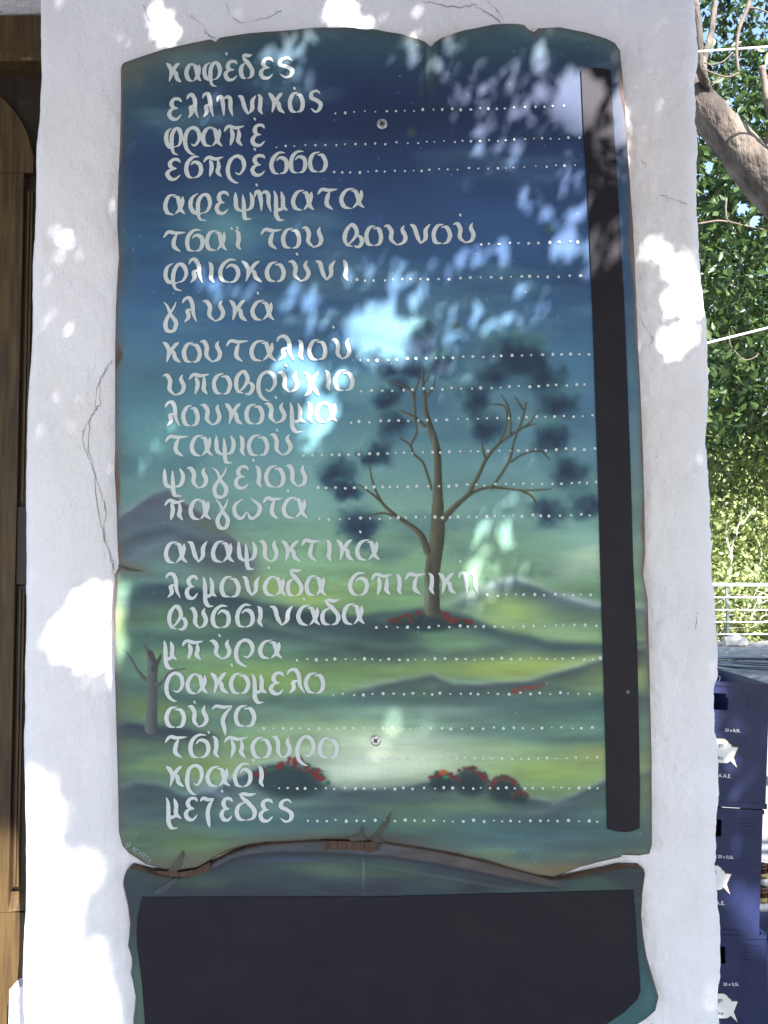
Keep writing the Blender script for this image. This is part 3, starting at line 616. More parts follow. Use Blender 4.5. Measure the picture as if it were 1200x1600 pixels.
# (baseline y at first, last letter; x-height; words of (letter, x0, x1); accents)
ROWS = [
 (131,121,31,["καφεδες"],[(257.5,285),(289,316),(317,346),(350,373),(374,396),(405.5,429),(432,459)],[(354,84)]),
 (188,175,33,["ελληνικος"],[(262.5,286),(290,312),(314,336),(337,366),(369,402),(403,410),(417,446),(451,475),(482,503)],[(460,138)]),
 (233,228,33,["φραπε"],[(257,285),(287,314),(315,349),(348,383),(392,416)],[(398,186)]),
 (282,270,33,["εσπρεσσο"],[(259.5,284.5),(289,316),(316,351),(354,384),(392,416),(422,450.5),(452,479),(482,511)],[(398,233)]),
 (338,327,34,["αφεψηματα"],[(256,291),(295.5,330),(336,359),(364,397),(395,426),(426,452),(456,492.5),(494,529.5),(531,571)],[(401,289)]),
 (396,381,33,["τσαι","του","βουνου"],[(253,292),(290,319),(321,356),(366,378),(405.5,442),(440,470),(469.5,504.5),(536,567.5),(570,598),(597,636),(638,674),(675,705.5),(705.5,742)],[(362,357),(371,356),(719,336)]),
 (445,440,34,["φλισκουνι"],[(256,293),(293,319),(324,336),(342,374),(375,411),(415,446),(448,484),(490.5,526),(535,545)],[(464,397)]),
 (506,502,34,["γλυκα"],[(253,279),(283,310),(314,351),(356,387),(392.5,430)],[(403,458)]),
 (569,563,34,["κουταλιου"],[(252,284),(285,314),(309.5,346),(351,389),(390.5,432),(430.5,462),(464,476),(481,511),(515.5,548)],[(521,511)]),
 (620,612,34,["υποβρυχιο"],[(252,289.5),(293,329),(332,362),(366,397),(401,432),(432,467),(472,501),(507,518),(522,553)],[(447,571)]),
 (668,661,34,["λουκουμια"],[(256,283),(284.5,311),(311,345.5),(350,380.5),(382.5,412.5),(411,446),(451,479),(479.5,489),(492.5,529)],[(431,621)]),
 (715,713,34,["ταψιου"],[(256,296),(297,334),(334,367.5),(373,383),(387,420),(419,456)],[(433,672)]),
 (766,762,35,["ψυγειου"],[(253,288),(289.5,324.5),(329.5,358),(366,391),(397.5,411),(414,445),(444.5,479)],[(396,719)]),
 (815,811,34,["παγωτα"],[(255,290.5),(295.5,331),(335,360),(364,408),(409,443),(441,482.5)],[(450,767)]),
 (882,877,35,["αναψυκτικα"],[(257,294),(291,326),(330.5,367),(369,401),(402.5,434),(437.5,471),(469,502.5),(509,519),(523.5,554),(556,595)],[(563,831)]),
 (936,929,34,["λεμοναδα","σπιτικη"],[(257,284),(289.5,311),(315.5,340.5),(344,375),(376,408),(412,449),(447.5,473),(477,511),(545,575.5),(578,614.5),(618,629),(631,666),(669,679),(682.5,714),(714.5,750)],[(420,887),(719,877)]),
 (985,977,34,["βυσσιναδα"],[(262,292),(294,324),(330,360),(368,397),(400,412),(419,459),(464,502),(501,531),(535,571)],[(475,936)]),
 (1033,1031,32,["μπυρα"],[(254,278),(282,319),(325,361),(367,397),(404,442.5)],[(343,993)]),
 (1086,1085,34,["ρακομελο"],[(257.5,288),(291,326),(326,358),(359,390),(392.5,419),(421,445.5),(446,478),(476,507.5)],[(362,1039)]),
 (1139,1137,35,["ουζο"],[(258,289.5),(291,324.5),(329,365),(366,399)],[(304,1097)]),
 (1186,1186,35,["τσιπουρο"],[(255.5,294),(295.5,327.5),(330,344.5),(347.5,389),(392.5,424),(422.5,455),(462,492.5),(497.5,529)],[(326,1144)]),
 (1231,1231,34,["κρασι"],[(257.5,289),(290,318),(322.5,361),(364.5,394),(402,414)],[(396,1188)]),
 (1281,1285,35,["μεζεδες"],[(258,285),(288,311),(311,336),(344,365.5),(367.5,400),(405,428),(434.5,458)],[(347,1236)]),
]
def pen(mb, pts, W, Y, k=5, taper=.75, minw=.12):
    Q = catmull(pts, k); n = len(Q)
    base = len(mb.v)
    for i, p in enumerate(Q):
        d = Q[min(i+1, n-1)] - Q[max(i-1, 0)]; L = math.hypot(*d) + 1e-6; d = d/L; nn = (-d[1], d[0])
        t = i/(n-1); prof = minw + (1-minw)*min(1, (math.sin(PI*t)*1.25))**taper
        ang = abs(d[1])*.5 + abs(d[0]*.35 + d[1]*.55)   # nib held at an angle
        wd = W*.5*prof*(.66 + .42*min(1, ang))*random.uniform(.93, 1.07)
        for s in (-1, 1): mb.v.append(at(p[0]+nn[0]*wd*s, p[1]+nn[1]*wd*s, Y - .0000045*i))
        if i: q = base+2*i; mb.f.append((q-2, q-1, q+1, q))
YL = YB - .0012
for (b0, b1, xh, words, spans, acc) in ROWS:
    i = 0; xs, xe = spans[0][0], spans[-1][1]; lets = []
    for wd in words:
        for li, ch in enumerate(wd):
            mb = MB(); sn = 0
            x0, x1 = spans[i]; x0 += 2.2; x1 -= 2.2; i += 1
            bl = b0 + (b1-b0)*((x0+x1)/2-xs)/(xe-xs) - 2.5; h = xh - 3 + random.uniform(-.8, .8)
            if x1-x0 < 8: m_ = (x0+x1)/2; x0, x1 = m_-4, m_+4
            for st in GL[ch]:
                pts = [(x0 + (x1-x0)*a + random.uniform(-.5, .5), bl - h*c + random.uniform(-.5, .5)) for a, c in st]
                pen(mb, pts, 6.2, YL - .00020*(sn % 3), 7); sn += 1
            mb.build('painted_letter', M['letter'], menu)
    for ax, ay in acc:
        mb = MB(); pen(mb, [(ax-1.2, ay-2.4), (ax, ay), (ax+1.2, ay+2.4)], 3.0, YL-.0009, 3); mb.build('painted_accent', M['letter'], menu)
DOTS = [((524,176),(885,166)),((432,229),(915,215)),((522,270),(910,258)),((752,381),(914,377)),((558,438),(920,431)),((563,563),(922,553)),((564,611),(922,601)),((549,660),(928,649)),((474,712),(932,701)),((497,763),(934,754)),((499,811),(926,804)),((761,930),(934,929)),((588,980),(934,977)),((464,1031),(938,1029)),((521,1085),(932,1083)),((412,1139),(935,1137)),((535,1186),(937,1184)),((436,1232),(936,1231)),((481,1282),(938,1283))]
for (p0, p1) in DOTS:
    mb = MB(); x = p0[0]
    while x < p1[0]:
        t = (x-p0[0])/(p1[0]-p0[0]); y = p0[1] + (p1[1]-p0[1])*t + random.uniform(-1.3, 1.3); r = random.uniform(1.5, 2.8)*(.8 if p0[1] < 300 else 1)
        n = 8; ph = random.uniform(0, 6); el = random.uniform(.75, 1.2)
        mb.add([at(x + r*math.cos(2*PI*k/n+ph)*random.uniform(.85, 1.1), y + r*el*math.sin(2*PI*k/n+ph)*random.uniform(.85, 1.1), YL) for k in range(n)], [tuple(range(n-1, -1, -1))])
        x += random.uniform(11.5, 18)
    mb.build('dotted_line', M['letter'], menu)
# thin signature in the lower left corner
mb = MB(); ox, oy, an = 199, 1319, math.radians(37)
SIG = [[(2,-6),(-1,0),(2,6),(5,0),(2,-6)],[(-1,0),(5,0)],[(9,4),(9,5)],[(13,5),(13,-4),(17,4),(17,-5)],[(24,-3),(20,-3),(20,3),(24,3)],[(26,-4),(28,0),(31,-5)],[(28,0),(27,5)],[(36,-4),(33,-4),(33,4)],[(33,0),(36,0)],[(41,-4),(38,-4),(38,4)],[(46,-4),(43,-4),(43,4)],[(48,5),(50,-4),(53,5)]]
for st in SIG:
    pts = [(ox + (a*math.cos(an) - c*math.sin(an))*.86, oy + (a*math.sin(an) + c*math.cos(an))*.86) for a, c in st]; pen(mb, pts, 1.25, YL, 4, .2, .7)
mb.build('signature', M['signature'], menu)
# black price strip
BAR = [(908,109),(920,106.5),(932,106),(944,107),(954,110),(963,258),(974,442),(976.5,497),(985,717),(989.5,880),(996,1014),(1000,1225),(999.5,1294),(988,1299),(977,1300.5),(962,1299),(949,1295),(946,1148),(942,1006),(938,880),(936,790),(926.5,497),(919,313),(912,203)]
MB().prism(poly_px(BAR[::-1], YB-.003), YB-.003, YB-.0002).build('black_price_strip', M['black'], menu)
for sx, sy in ((597,194),(587,1157)):
    c = at(sx, sy, YB); r = .0082; mb = MB()
    for j, (rr, dy) in enumerate(((r, 0), (r, -.0012), (r*.75, -.0026))):
        for k in range(20): mb.v.append((c[0]+rr*math.cos(2*PI*k/20), YB+dy, c[2]+rr*math.sin(2*PI*k/20)))
    for j in range(2):
        for k in range(20): mb.f.append((j*20+k, j*20+(k+1) % 20, j*20+20+(k+1) % 20, j*20+20+k))
    mb.f.append(tuple(40+k for k in range(20)))
    sc = mb.build('screw', M['screw'], menu)
    mb = MB(); a = .7
    for ang in (a, a+PI/2):
        dx, dz = math.cos(ang)*.0040, math.sin(ang)*.0040; ex, ez = -math.sin(ang)*.0008, math.cos(ang)*.0008; y = YB-.0029 - (ang > a)*.0001
        mb.add([(c[0]-dx-ex, y, c[2]-dz-ez), (c[0]+dx-ex, y, c[2]+dz-ez), (c[0]+dx+ex, y, c[2]+dz+ez), (c[0]-dx+ex, y, c[2]-dz+ez)], [(0,1,2,3)])
    for k in range(4):
        t = a+PI/4+k*PI/2; x, z = c[0]+.0022*math.cos(t), c[2]+.0022*math.sin(t); e = .0005
        mb.add([(x-e, YB-.0030, z-e), (x+e, YB-.0030, z-e), (x+e, YB-.0030, z+e), (x-e, YB-.0030, z+e)], [(0,1,2,3)])
    o = mb.build('cross_slot', M['slot'], sc); 
c = at(981, 1081, YB-.003);
mb = MB(); mb.add([(c[0]+.0026*math.cos(2*PI*k/10), YB-.0036, c[2]+.0026*math.sin(2*PI*k/10)) for k in range(10)], [tuple(range(10))]); mb.build('nail_head', mat('dull_nail', (.12, .12, .13), .5), menu)
# splinters and bared wood along the torn lower edge
def plate(pts, Y, th, m, name, par): return MB().prism(poly_px(pts, Y)[::-1] , Y, Y+th).build(name, m, par)
WOODBAND = mat('bared_wood', (.10, .052, .026), .75, 40, .5, .6, 90, stretch=(8, 1, .4), col2=(.035, .02, .012))
plate([(506,1314),(592,1315.5),(592,1328),(576,1333),(570,1329),(540,1328),(506,1327)], YB+.002, .018, WOODBAND, 'bared_wood_band', menu)
plate([(250,1361),(282,1363),(308,1358),(328,1347),(329,1358),(312,1366),(286,1371),(262,1369),(238,1362)], YB+.002, .018, WOODBAND, 'bared_wood_band', menu)
SPL = mat('splinter_paint', (.060, .058, .042), .6, 50, .5, .2, 90, col2=(.035, .030, .024))
plate([(567,1290),(569,1308),(574,1313),(550,1314),(541,1310),(560,1303)], YB-.002, .0018, SPL, 'splinter', menu)
plate([(612,1269),(606,1290),(590,1310),(600,1316),(604,1318),(582,1314),(578,1312),(594,1292)], YB-.0022, .002, SPL, 'splinter', menu)
plate([(286,1329),(288,1336),(281,1356),(276,1362),(262,1362),(272,1347)], YB-.002, .0018, SPL, 'splinter', menu)
plate([(225,893),(205,888),(185,882),(184,886),(200,892)], YB-.0015, .0012, SPL, 'splinter', menu)

# ------------------------------------------------------------------ lower chalkboard
chalk = thing('chalkboard', (0, 1.475, .55), 'black chalkboard panel on a wavy painted board below the menu', 'chalkboard')
T2 = [(192,1372),(197,1360),(204,1354),(220,1358),(250,1366),(276,1371),(300,1366),(318,1358),(332,1348),(360,1334),(392,1322),(440,1316),(520,1312),(600,1316),(680,1328),(760,1346),(836,1366),(860,1374),(888,1372),(915,1366),(940,1361),(968,1354),(1000,1354),(1008,1360)]
R2_ = [(1008,1360),(1010,1368),(1006,1396),(1004,1432),(1007,1465),(1012,1496),(1024,1536),(1031,1560),(1026,1580),(1012,1592),(1000,1599),(985,1606)]
B2 = [(212,1640),(225,1652),(260,1655),(330,1640),(450,1628),(600,1628),(760,1640),(860,1650),(920,1640),(960,1615),(985,1606)]
L2 = [(192,1372),(190,1385),(194,1402),(198,1420),(201,1445),(200,1464),(198,1480),(204,1500),(204,1512),(202,1522),(205,1532),(210,1560),(206,1596),(208,1630),(212,1640)]
def paint_low(X, Y, d):
    p = Painter(X, Y); p.C[:] = (56, 70, 82)
    t = sstep(1400, 1560, Y)[..., None]; lf = (X < 400)[..., None]
    p.C = np.where(lf, p.C*(1-t)+np.array((92, 118, 110))*t, p.C*(1-t)+np.array((62, 104, 112))*t)
    n = fbm(X*.008, Y*.03, 91, 4); p.blend(.6*sstep(.45, .7, n)*(Y < 1410), (72, 100, 82)); n = fbm(X*.01, Y*.04, 95, 4); p.blend(.6*sstep(.5, .75, n)*(Y < 1410), (46, 52, 66))
    p.blob(515,1360,55,13,(98,118,104),.8,.12); p.blob(300,1375,60,10,(72,100,78),.6); p.blob(450,1343,70,4,(74,80,122),.7); p.blob(650,1348,60,4,(74,80,122),.7,.1); p.blob(860,1395,60,9,(62,96,92),.7)
    p.blob(568,1362,1.5,22,(128,134,144),.8); p.blob(745,1385,25,12,(42,44,52),.7); p.blob(700,1372,120,2,(110,108,116),.6,.17); p.blob(1015,1560,14,24,(84,128,138),.5)
    nn = fbm(X*.018, Y*.018, 61, 4); p.blend(.5*np.exp(-(d/(3+8*nn))**1.4), (56, 52, 50))
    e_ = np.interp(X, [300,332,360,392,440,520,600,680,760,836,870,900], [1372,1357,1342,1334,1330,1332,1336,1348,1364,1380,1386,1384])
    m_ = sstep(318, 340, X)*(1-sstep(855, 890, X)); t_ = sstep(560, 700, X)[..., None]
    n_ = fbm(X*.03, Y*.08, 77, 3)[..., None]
    sc_ = (np.array((84,88,98))*(1-t_)+np.array((92,84,84))*t_)*(.78+.4*n_); k_ = (m_*(1-sstep(-1.2, 1.2, Y-e_)))[..., None]  # grey band painted along the top edge for the shade between the boards
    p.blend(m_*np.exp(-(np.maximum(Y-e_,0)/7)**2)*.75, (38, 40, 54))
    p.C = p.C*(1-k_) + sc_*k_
    return p.C*.84
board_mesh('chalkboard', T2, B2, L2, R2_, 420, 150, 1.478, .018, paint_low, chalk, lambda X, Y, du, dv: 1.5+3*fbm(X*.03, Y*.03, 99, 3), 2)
PAN = [(222,1402),(600,1401),(990,1391),(993,1430),(996,1480),(1000,1530),(1001,1548),(996,1562),(975,1582),(952,1598),(930,1610),(860,1622),(700,1622),(500,1618),(330,1622),(228,1630),(226,1596),(222,1540),(217,1500),(214,1480),(213,1455),(215,1430)]
MB().prism(poly_px(PAN[::-1], 1.4755), 1.4755, 1.4778).build('black_writing_panel', M['black'], chalk)
SP2 = mat('lower_splinter', (.05, .06, .07), .6, 50, .5)
plate([(278,1371),(262,1378),(240,1394),(246,1398),(262,1390),(276,1378)], 1.476, .0018, SP2, 'splinter', chalk)

# ------------------------------------------------------------------ bottle crates
def text_mesh(s, size, name, m, par, loc, ext=.0004):
    cu = bpy.data.curves.new(name, 'FONT'); cu.body = s; cu.size = size; cu.extrude = ext
    o = bpy.data.objects.new(name, cu); COL.objects.link(o); o.rotation_euler = (PI/2, 0, 0); o.location = loc
    dg = bpy.context.evaluated_depsgraph_get(); dg.update(); me = bpy.data.meshes.new_from_object(o.evaluated_get(dg))
    mt = o.matrix_basis.copy(); bpy.data.objects.remove(o); me.transform(mt)
    vs = [tuple(v.co) for v in me.vertices]; fs = [tuple(p.vertices) for p in me.polygons]; bpy.data.meshes.remove(me)
    return mesh_obj(name, vs, fs, m, par)
CH = .295
def crate(xr_, yf, z0, label, w_=.30, dp=.40, emblem=True, open_top=False, group='navy bottle crates stacked behind the wall'):
    t = thing('bottle_crate', (xr_-w_/2, yf+dp/2, z0), label, 'crate', group)
    x0, x1, y0, y1, z1 = xr_-w_, xr_, yf, yf+dp, z0+CH-.003
    th = .006
    def side(a, b, name='side_panel', dip=False):
        mb = MB()
        n = (Vector((b[0]-a[0], b[1]-a[1], 0))).normalized(); nn = Vector((-n.y, n.x, 0))*th
        L = (Vector((b[0]-a[0], b[1]-a[1], 0))).length
        ztop = [(0, CH-.003), (1, CH-.003)] if not dip else [(0, CH-.003), (.06, CH-.003), (.15, CH-.075), (.85, CH-.075), (.94, CH-.003), (1, CH-.003)]
        hx0, hx1, hz0, hz1 = .32, .68, CH-.070, CH-.030
        low = []
        if dip: prof = [(0, 0), (1, 0)] + [(u, z) for u, z in ztop[::-1]]
        polys = [[(0, 0), (1, 0)] + ztop[::-1]] if dip else [[(0,0),(1,0),(1,hz0),(0,hz0)], [(0,hz0),(hx0,hz0),(hx0,hz1),(0,hz1)], [(hx1,hz0),(1,hz0),(1,hz1),(hx1,hz1)], [(0,hz1),(1,hz1),(1,CH-.003),(0,CH-.003)]]
        for po in polys:
            f_ = [Vector((a[0]+(b[0]-a[0])*u, a[1]+(b[1]-a[1])*u, z0+z)) for u, z in po]; m = len(f_)
            mb.add(f_ + [v+nn for v in f_], [tuple(range(m)), tuple(range(2*m-1, m-1, -1))] + [(i, i+m, (i+1) % m+m, (i+1) % m) for i in range(m)])
        return mb.build(name, M['crate'], t)
    side((x0, y0), (x1, y0)); side((x1, y0+.001), (x1, y1-.001), dip=open_top); side((x1, y1), (x0, y1)); side((x0, y1-.001), (x0, y0+.001), dip=open_top)
    MB().box((x0+.004, y0+.004, z0+.002), (x1-.004, y1-.004, z0+.012)).build('crate_floor', M['crate_in'], t)
    for zz, hh, nm_ in ((CH-.012, .009, 'rim'), (0.0, .012, 'foot_rim')):
        mb = MB()
        e = .0025
        mb.box((x0-e, y0-e, z0+zz), (x1+e, y0-.0002, z0+zz+hh)); mb.box((x1+.0002, y0-e, z0+zz), (x1+e, y1+e, z0+zz+hh)); mb.box((x0-e, y1+.0002, z0+zz), (x1+e, y1+e, z0+zz+hh)); mb.box((x0-e, y0-e, z0+zz), (x0-.0002, y1+e, z0+zz+hh))
        mb.build(nm_, M['crate'], t)
    for k in range(5):
        zz = z0+CH-.028-k*.0085
        MB().box((x1-.052, y0-.0022, zz), (x1-.010, y0-.0002, zz+.0022)).build('corner_rib', M['crate'], t)
    mb = MB()   # bottle grid inside
    for k in range(1, 4): xx = x0+w_*k/4; mb.box((xx-.0015, y0+.008, z0+.013), (xx+.0015, y1-.008, z0+CH*.62))
    for k in range(1, 5): yy = y0+dp*k/5; mb.box((x0+.008, yy-.0015, z0+.013), (x1-.008, yy+.0015, z0+CH*.615))
    mb.build('divider', M['crate_in'], t)
    if emblem:
        cxm = xr_-.120; ez = z0+CH-.165; y = y0-.0006; q_ = .68
        def flat(pts, yy, m, name): return MB().prism([(cxm+a*q_, ez+c*q_) for a, c in pts], yy-.0004, yy).build(name, m, t)
        s = 1
        def shape(g):   # plaque with a forked ribbon tail
            return [(-.06-g,-.040-g),(.034,-.040-g),(.044+g,-.036),(.046+g,-.030-g),(.070+g*1.5,-.052-g*1.5),(.058+g,-.020),(.072+g*1.5,.014+g),(.050+g,.015+g),(.048+g,.022+g),(.040+g,.026+g),(.036+g,.034),(.026,.040+g),(-.06-g,.040+g)]
        flat(shape(.0016), y, M['print_gold'], 'emblem_border'); flat(shape(0), y-.0006, M['print_white'], 'emblem')
        text_mesh('gn', .013, 'printed_letters', M['print_black'], t, (cxm+.003, y-.0012, ez+.010)); text_mesh('ke', .013, 'printed_letters', M['print_black'], t, (cxm+.003, y-.0012, ez-.020))
        text_mesh('20 x 0,5L', .0098, 'printed_letters', M['print_white'], t, (cxm+.017, y, ez+.046))
        text_mesh('A.E.', .0125, 'printed_letters', M['print_white'], t, (cxm+.017, y, ez-.062)); text_mesh('A', .0125, 'printed_letters', M['print_white'], t, (cxm+.006, y, ez-.062))
    return t
def at_z(px, Y): return (px-600)/F*Y
c1 = crate(at_z(1187, 2.3), 2.30, CH*3, 'navy crate on top of the front stack with 20 x 0,5L printed in white')
c2 = crate(at_z(1174, 2.3)-.001, 2.303, CH*2, 'navy crate directly below the top crate with a ribbon tip at the wall edge')
c1.rotation_euler.y = math.radians(3.2); c2.rotation_euler.y = math.radians(3.2)
c3 = crate(at_z(1181, 2.3)+.004, 2.30, CH, 'navy crate at the bottom of the picture, catching a patch of blue sunlight')
c4 = crate(at_z(1183, 2.3), 2.30, 0, 'lowest navy crate standing on the ground under the front stack')
s2x = at_z(1170, 2.42)+.30
crate(s2x, 2.44, 0, 'navy crate on the ground under the crate of brown bottles', emblem=False)
c6 = crate(s2x, 2.44, CH, 'open navy crate at the right edge holding brown beer bottles', emblem=False, open_top=False)
# bottles inside the open crate, silver wire clips inside the top one
def bottle(x, y, z, label):
    b = thing('beer_bottle', (x, y, z), label, 'bottle', 'brown beer bottles in the open crate')
    MB().lathe((x, y, z), [(.030, 0), (.031, .01), (.031, .15), (.028, .17), (.018, .19), (.0145, .215), (.013, .255), (.0145, .257), (.0145, .262)], 16).build('glass_body', M['glass'], b, True)
    MB().lathe((x, y, z), [(.0152, .262), (.0155, .264), (.0155, .268), (.0135, .270)], 14).build('crown_cap', M['glass'], b)
    MB().lathe((x, y, z), [(.0190, .190), (.0165, .203)], 16).build('neck_label', M['label_red'], b, True)
    MB().lathe((x, y, z), [(.0168, .2035), (.0148, .232)], 16).build('neck_label', M['label_white'], b, True)
    MB().lathe((x, y, z), [(.0150, .2325), (.0142, .245)], 16).build('neck_label', M['label_gold'], b, True)
    return b
names = ['brown bottle with white and red neck label nearest the front crates', 'brown bottle with white and red neck label at the right picture edge']
k = 0
for j in range(4):
    for i in range(4):
        x = s2x-.30+.0375+i*.075; y = 2.44+.045+j*.095
        lab = ('brown bottle with white neck label, %s of the %s row in the open crate' % (('leftmost', 'second', 'third', 'rightmost')[i], ('front', 'second', 'third', 'back')[j]))
        bottle(x, y, CH+.012+.06, lab)
for i in range(2):
    x = c1.location.x + .0 + i*.075; y = 2.44
    mb = MB(); zt_ = CH*4
    pts = [(x-.012, y, zt_-.05), (x-.006, y-.01, zt_-.018), (x+.02, y-.008, zt_-.008), (x+.012, y-.004, zt_-.03), (x-.004, y, zt_-.045)]
    mb.tube(catmull(pts, 4), .0012, 5); tag(mb.build('wire_clip', M['wire']), ('thin silver wire loop in the top crate nearer the wall', 'thin silver wire loop in the top crate farther from the wall')[i], 'wire clip', 'silver wire loops')

# ------------------------------------------------------------------ railing, stone, hose
rl = thing('metal_railing', (7, 18, 0), 'white horizontal-rail metal fence at the far side of the terrace', 'railing')
def zat(y, Y): return at(600, y, Y)[2]
for yy, r in ((914, .033), (933.5, .014), (953, .014), (972, .014), (991, .014)):
    MB().tube([(3, 18, zat(yy, 18)), (20, 18, zat(yy, 18))], r, 8).build('rail', M['rail'], rl)
for x in [6.42 + i*2.0 for i in range(-1, 7)]:
    MB().box((x-.022, 18.01, -.01), (x+.022, 18.06, zat(912, 18))).build('post', M['railpost'], rl)
mb = MB(); mb.tube([(6.2, 17.6, .05), (6.45, 17.6, .07), (6.62, 17.6, .04)], [.10, .13, .07], 9, wob=.3); tag(mb.build('kerb_stone', M['stone']), 'pale rounded stone lying at the foot of the railing', 'stone')
mb = MB(); P = []
for k in range(110):
    a = k*.24; r = .62+.22*math.sin(k*.055)+.05*math.sin(k*.37); P.append((5.55+r*math.cos(a)*1.1, 14.0+r*math.sin(a)*1.0, .015+.0006*k))
mb.tube(P, .008, 6); tag(mb.build('garden_hose', M['hose']), 'coiled black hose lying on the terrace behind the crates', 'hose')
mb = MB(); a, b = Vector(at(1085, 81, 4.6)), Vector(at(1260, 69, 4.6)); mb.tube([a, (a+b)/2, b, b+(b-a)*6], .0055, 6)
tag(mb.build('overhead_cable', M['cord']), 'pale cable strung level across the treetops near the top corner', 'cable')
mb = MB(); a, b = Vector(at(1085, 541, 4.0)), Vector(at(1205, 511, 4.0)); mb.tube([a, (a+b)/2, b, b+(b-a)*3+Vector((0, 0, .1))], .0048, 6)
tag(mb.build('clothesline', M['cord']), 'white cord sloping up to the right behind the wall', 'cord')
mb = MB(); mb.tube(catmull([at(1139, 518, 4.05), at(1141, 538, 4.05), at(1152, 553, 4.05), at(1163, 562, 4.05), at(1176, 560, 4.05), at(1186, 552, 4.05)], 4), .0022, 5)
tag(mb.build('hanging_vine', M['twig']), 'thin brown tendril drooping below the white cord', 'vine')

# ------------------------------------------------------------------ foliage
def leaves(C, size, name, m, parent=None, asp=.55, droop=.0, rg=rng):
    n = len(C); size = np.broadcast_to(size, n)[:, None]
    d = rg.normal(size=(n, 3)); d[:, 2] -= droop; d /= np.linalg.norm(d, axis=1)[:, None]
    r = rg.normal(size=(n, 3)); s = np.cross(d, r); s /= np.linalg.norm(s, axis=1)[:, None]; u = np.cross(d, s)
    V = np.stack([C - d*size*.5, C + s*size*asp*.5 + u*size*.12, C + d*size*.5, C - s*size*asp*.5 + u*size*.12], 1).reshape(-1, 3)
    b = np.arange(n)[:, None]*4; Fc = np.concatenate([b+np.array([[0, 1, 2]]), b+np.array([[0, 2, 3]])], 1).reshape(-1, 3)
    # the fold: both halves share the midrib
    o = fast_mesh(name, V, Fc, m, parent); o['kind'] = 'stuff'; return o
def clumps(lo, hi, nc, per, sig, rg=rng):
    c = rg.uniform(lo, hi, (nc, 3)); n = rg.poisson(per, nc)
    P = np.repeat(c, n, 0) + rg.normal(size=(n.sum(), 3))*sig*rg.uniform(.5, 1.3, (nc, 1)).repeat(n, 0) if False else np.repeat(c, n, 0) + rg.normal(size=(n.sum(), 3))*sig
    return P
def limb(mb, pts, r0, r1, n=9, wob=.12):
    Q = catmull([tuple(p) for p in pts], 6); m = len(Q); mb.tube([tuple(q) for q in Q], [r0+(r1-r0)*i/(m-1) for i in range(m)], n, wob=wob)

# the leaning tree behind the wall
t1 = thing('leaning_tree', (3.6, 5.2, 0), 'big leaning tree with thick grey-brown trunk crossing the upper right corner', 'tree')
mb = MB(); limb(mb, [(3.75, 5.0, -.05), (3.45, 5.0, 1.4), (2.75, 5.0, 2.65), at(1200, 288, 5.0), at(1150, 228, 5.0), at(1094, 163, 5.0), (1.1, 5.0, 4.6), (.6, 5.2, 5.6)], .15, .074, 14, .10)
mb.build('trunk', M['bark'], t1, True)
tw = [[at(1105,190,5.0), at(1108,150,5.1), at(1098,105,5.2), at(1112,50,5.4), at(1122,-40,5.6)], [at(1117,175,5.0), at(1102,130,4.9), at(1092,100,4.8), at(1092,60,4.8), at(1085,0,4.8)],
      [at(1175,-10,4.4), at(1166,18,4.4), at(1155,45,4.4), at(1151,80,4.4), at(1154,114,4.4)], [at(1154,114,4.4), at(1140,120,4.4), at(1125,118,4.4), at(1095,107,4.4)], [at(1168,12,4.4), at(1185,14,4.4), at(1205,22,4.4)],
      [at(1190,104,4.8), at(1195,130,4.8), at(1199,160,4.8), at(1215,230,4.9)], [at(1125,120,4.4), at(1118,128,4.4), at(1112,134,4.4)], [at(1145,82,4.4), at(1130,96,4.4), at(1112,101,4.4), at(1100,98,4.4)],
      [at(1135,310,5.6), at(1134,330,5.6), at(1138,345,5.6), at(1155,350,5.6)], [at(1180,260,5.2), at(1190,235,5.1), at(1205,205,5.0)], [at(1090,350,6.2), at(1125,345,6.2), at(1160,352,6.2), at(1200,360,6.2)]]
tr = [(.030, .014), (.026, .022), (.011, .006), (.006, .003), (.006, .003), (.018, .016), (.003, .002), (.004, .003), (.006, .004), (.025, .010), (.007, .004)]
for pts, (a, b) in zip(tw, tr):
    mb = MB(); limb(mb, pts, a, b, 7); mb.build('branch', M['twig'] if a < .02 else M['bark'], t1, True)
# leaf masses are gathered into sprays, thicker in some places than others
def field(x0, x1, z0, z1, y0, y1, n, keep, sz, nc=900, sig=.16):
    c = np.stack([rng.uniform(x0, x1, nc), rng.uniform(y0, y1, nc), rng.uniform(z0, z1, nc)], -1)
    c = c[keep(c) > rng.random(len(c))]
    per = n//max(1, len(c)); P = np.repeat(c, per, 0) + rng.normal(size=(per*len(c), 3))*sig
    return P
def pxs(P):  # where a point shows, in photograph pixels
    X = P[:, 0]/P[:, 1]; Zc = (P[:, 2]-EYE.z)/P[:, 1]; c, s = math.cos(PITCH), math.sin(PITCH); d = c+Zc*s
    return 600+F*X/d, 800-F*(Zc*c-s)/d
P = field(1.2, 8.5, 2.3, 7.8, 6.2, 9.6, 75000, lambda c: .35+.65*sstep(.38, .55, fbm(c[:, 0]*1.3, c[:, 2]*1.3, 5, 3)), .05, 1500, .20)
gaps = [(1100,215,12),(1108,262,14),(1140,158,8),(1160,325,16),(1178,345,14),(1102,300,7),(1170,105,6)]
x, y = pxs(P); ok = np.ones(len(P), bool)
for gx_, gy_, gr in gaps: ok &= ((x-gx_)**2 + (y-gy_)**2) > (gr*rng.uniform(.5, 1.1, len(P)))**2
P = P[ok]
leaves(P, rng.uniform(.05, .11, len(P)), 'crown', M['leaf_dark'], t1, .5, .6)
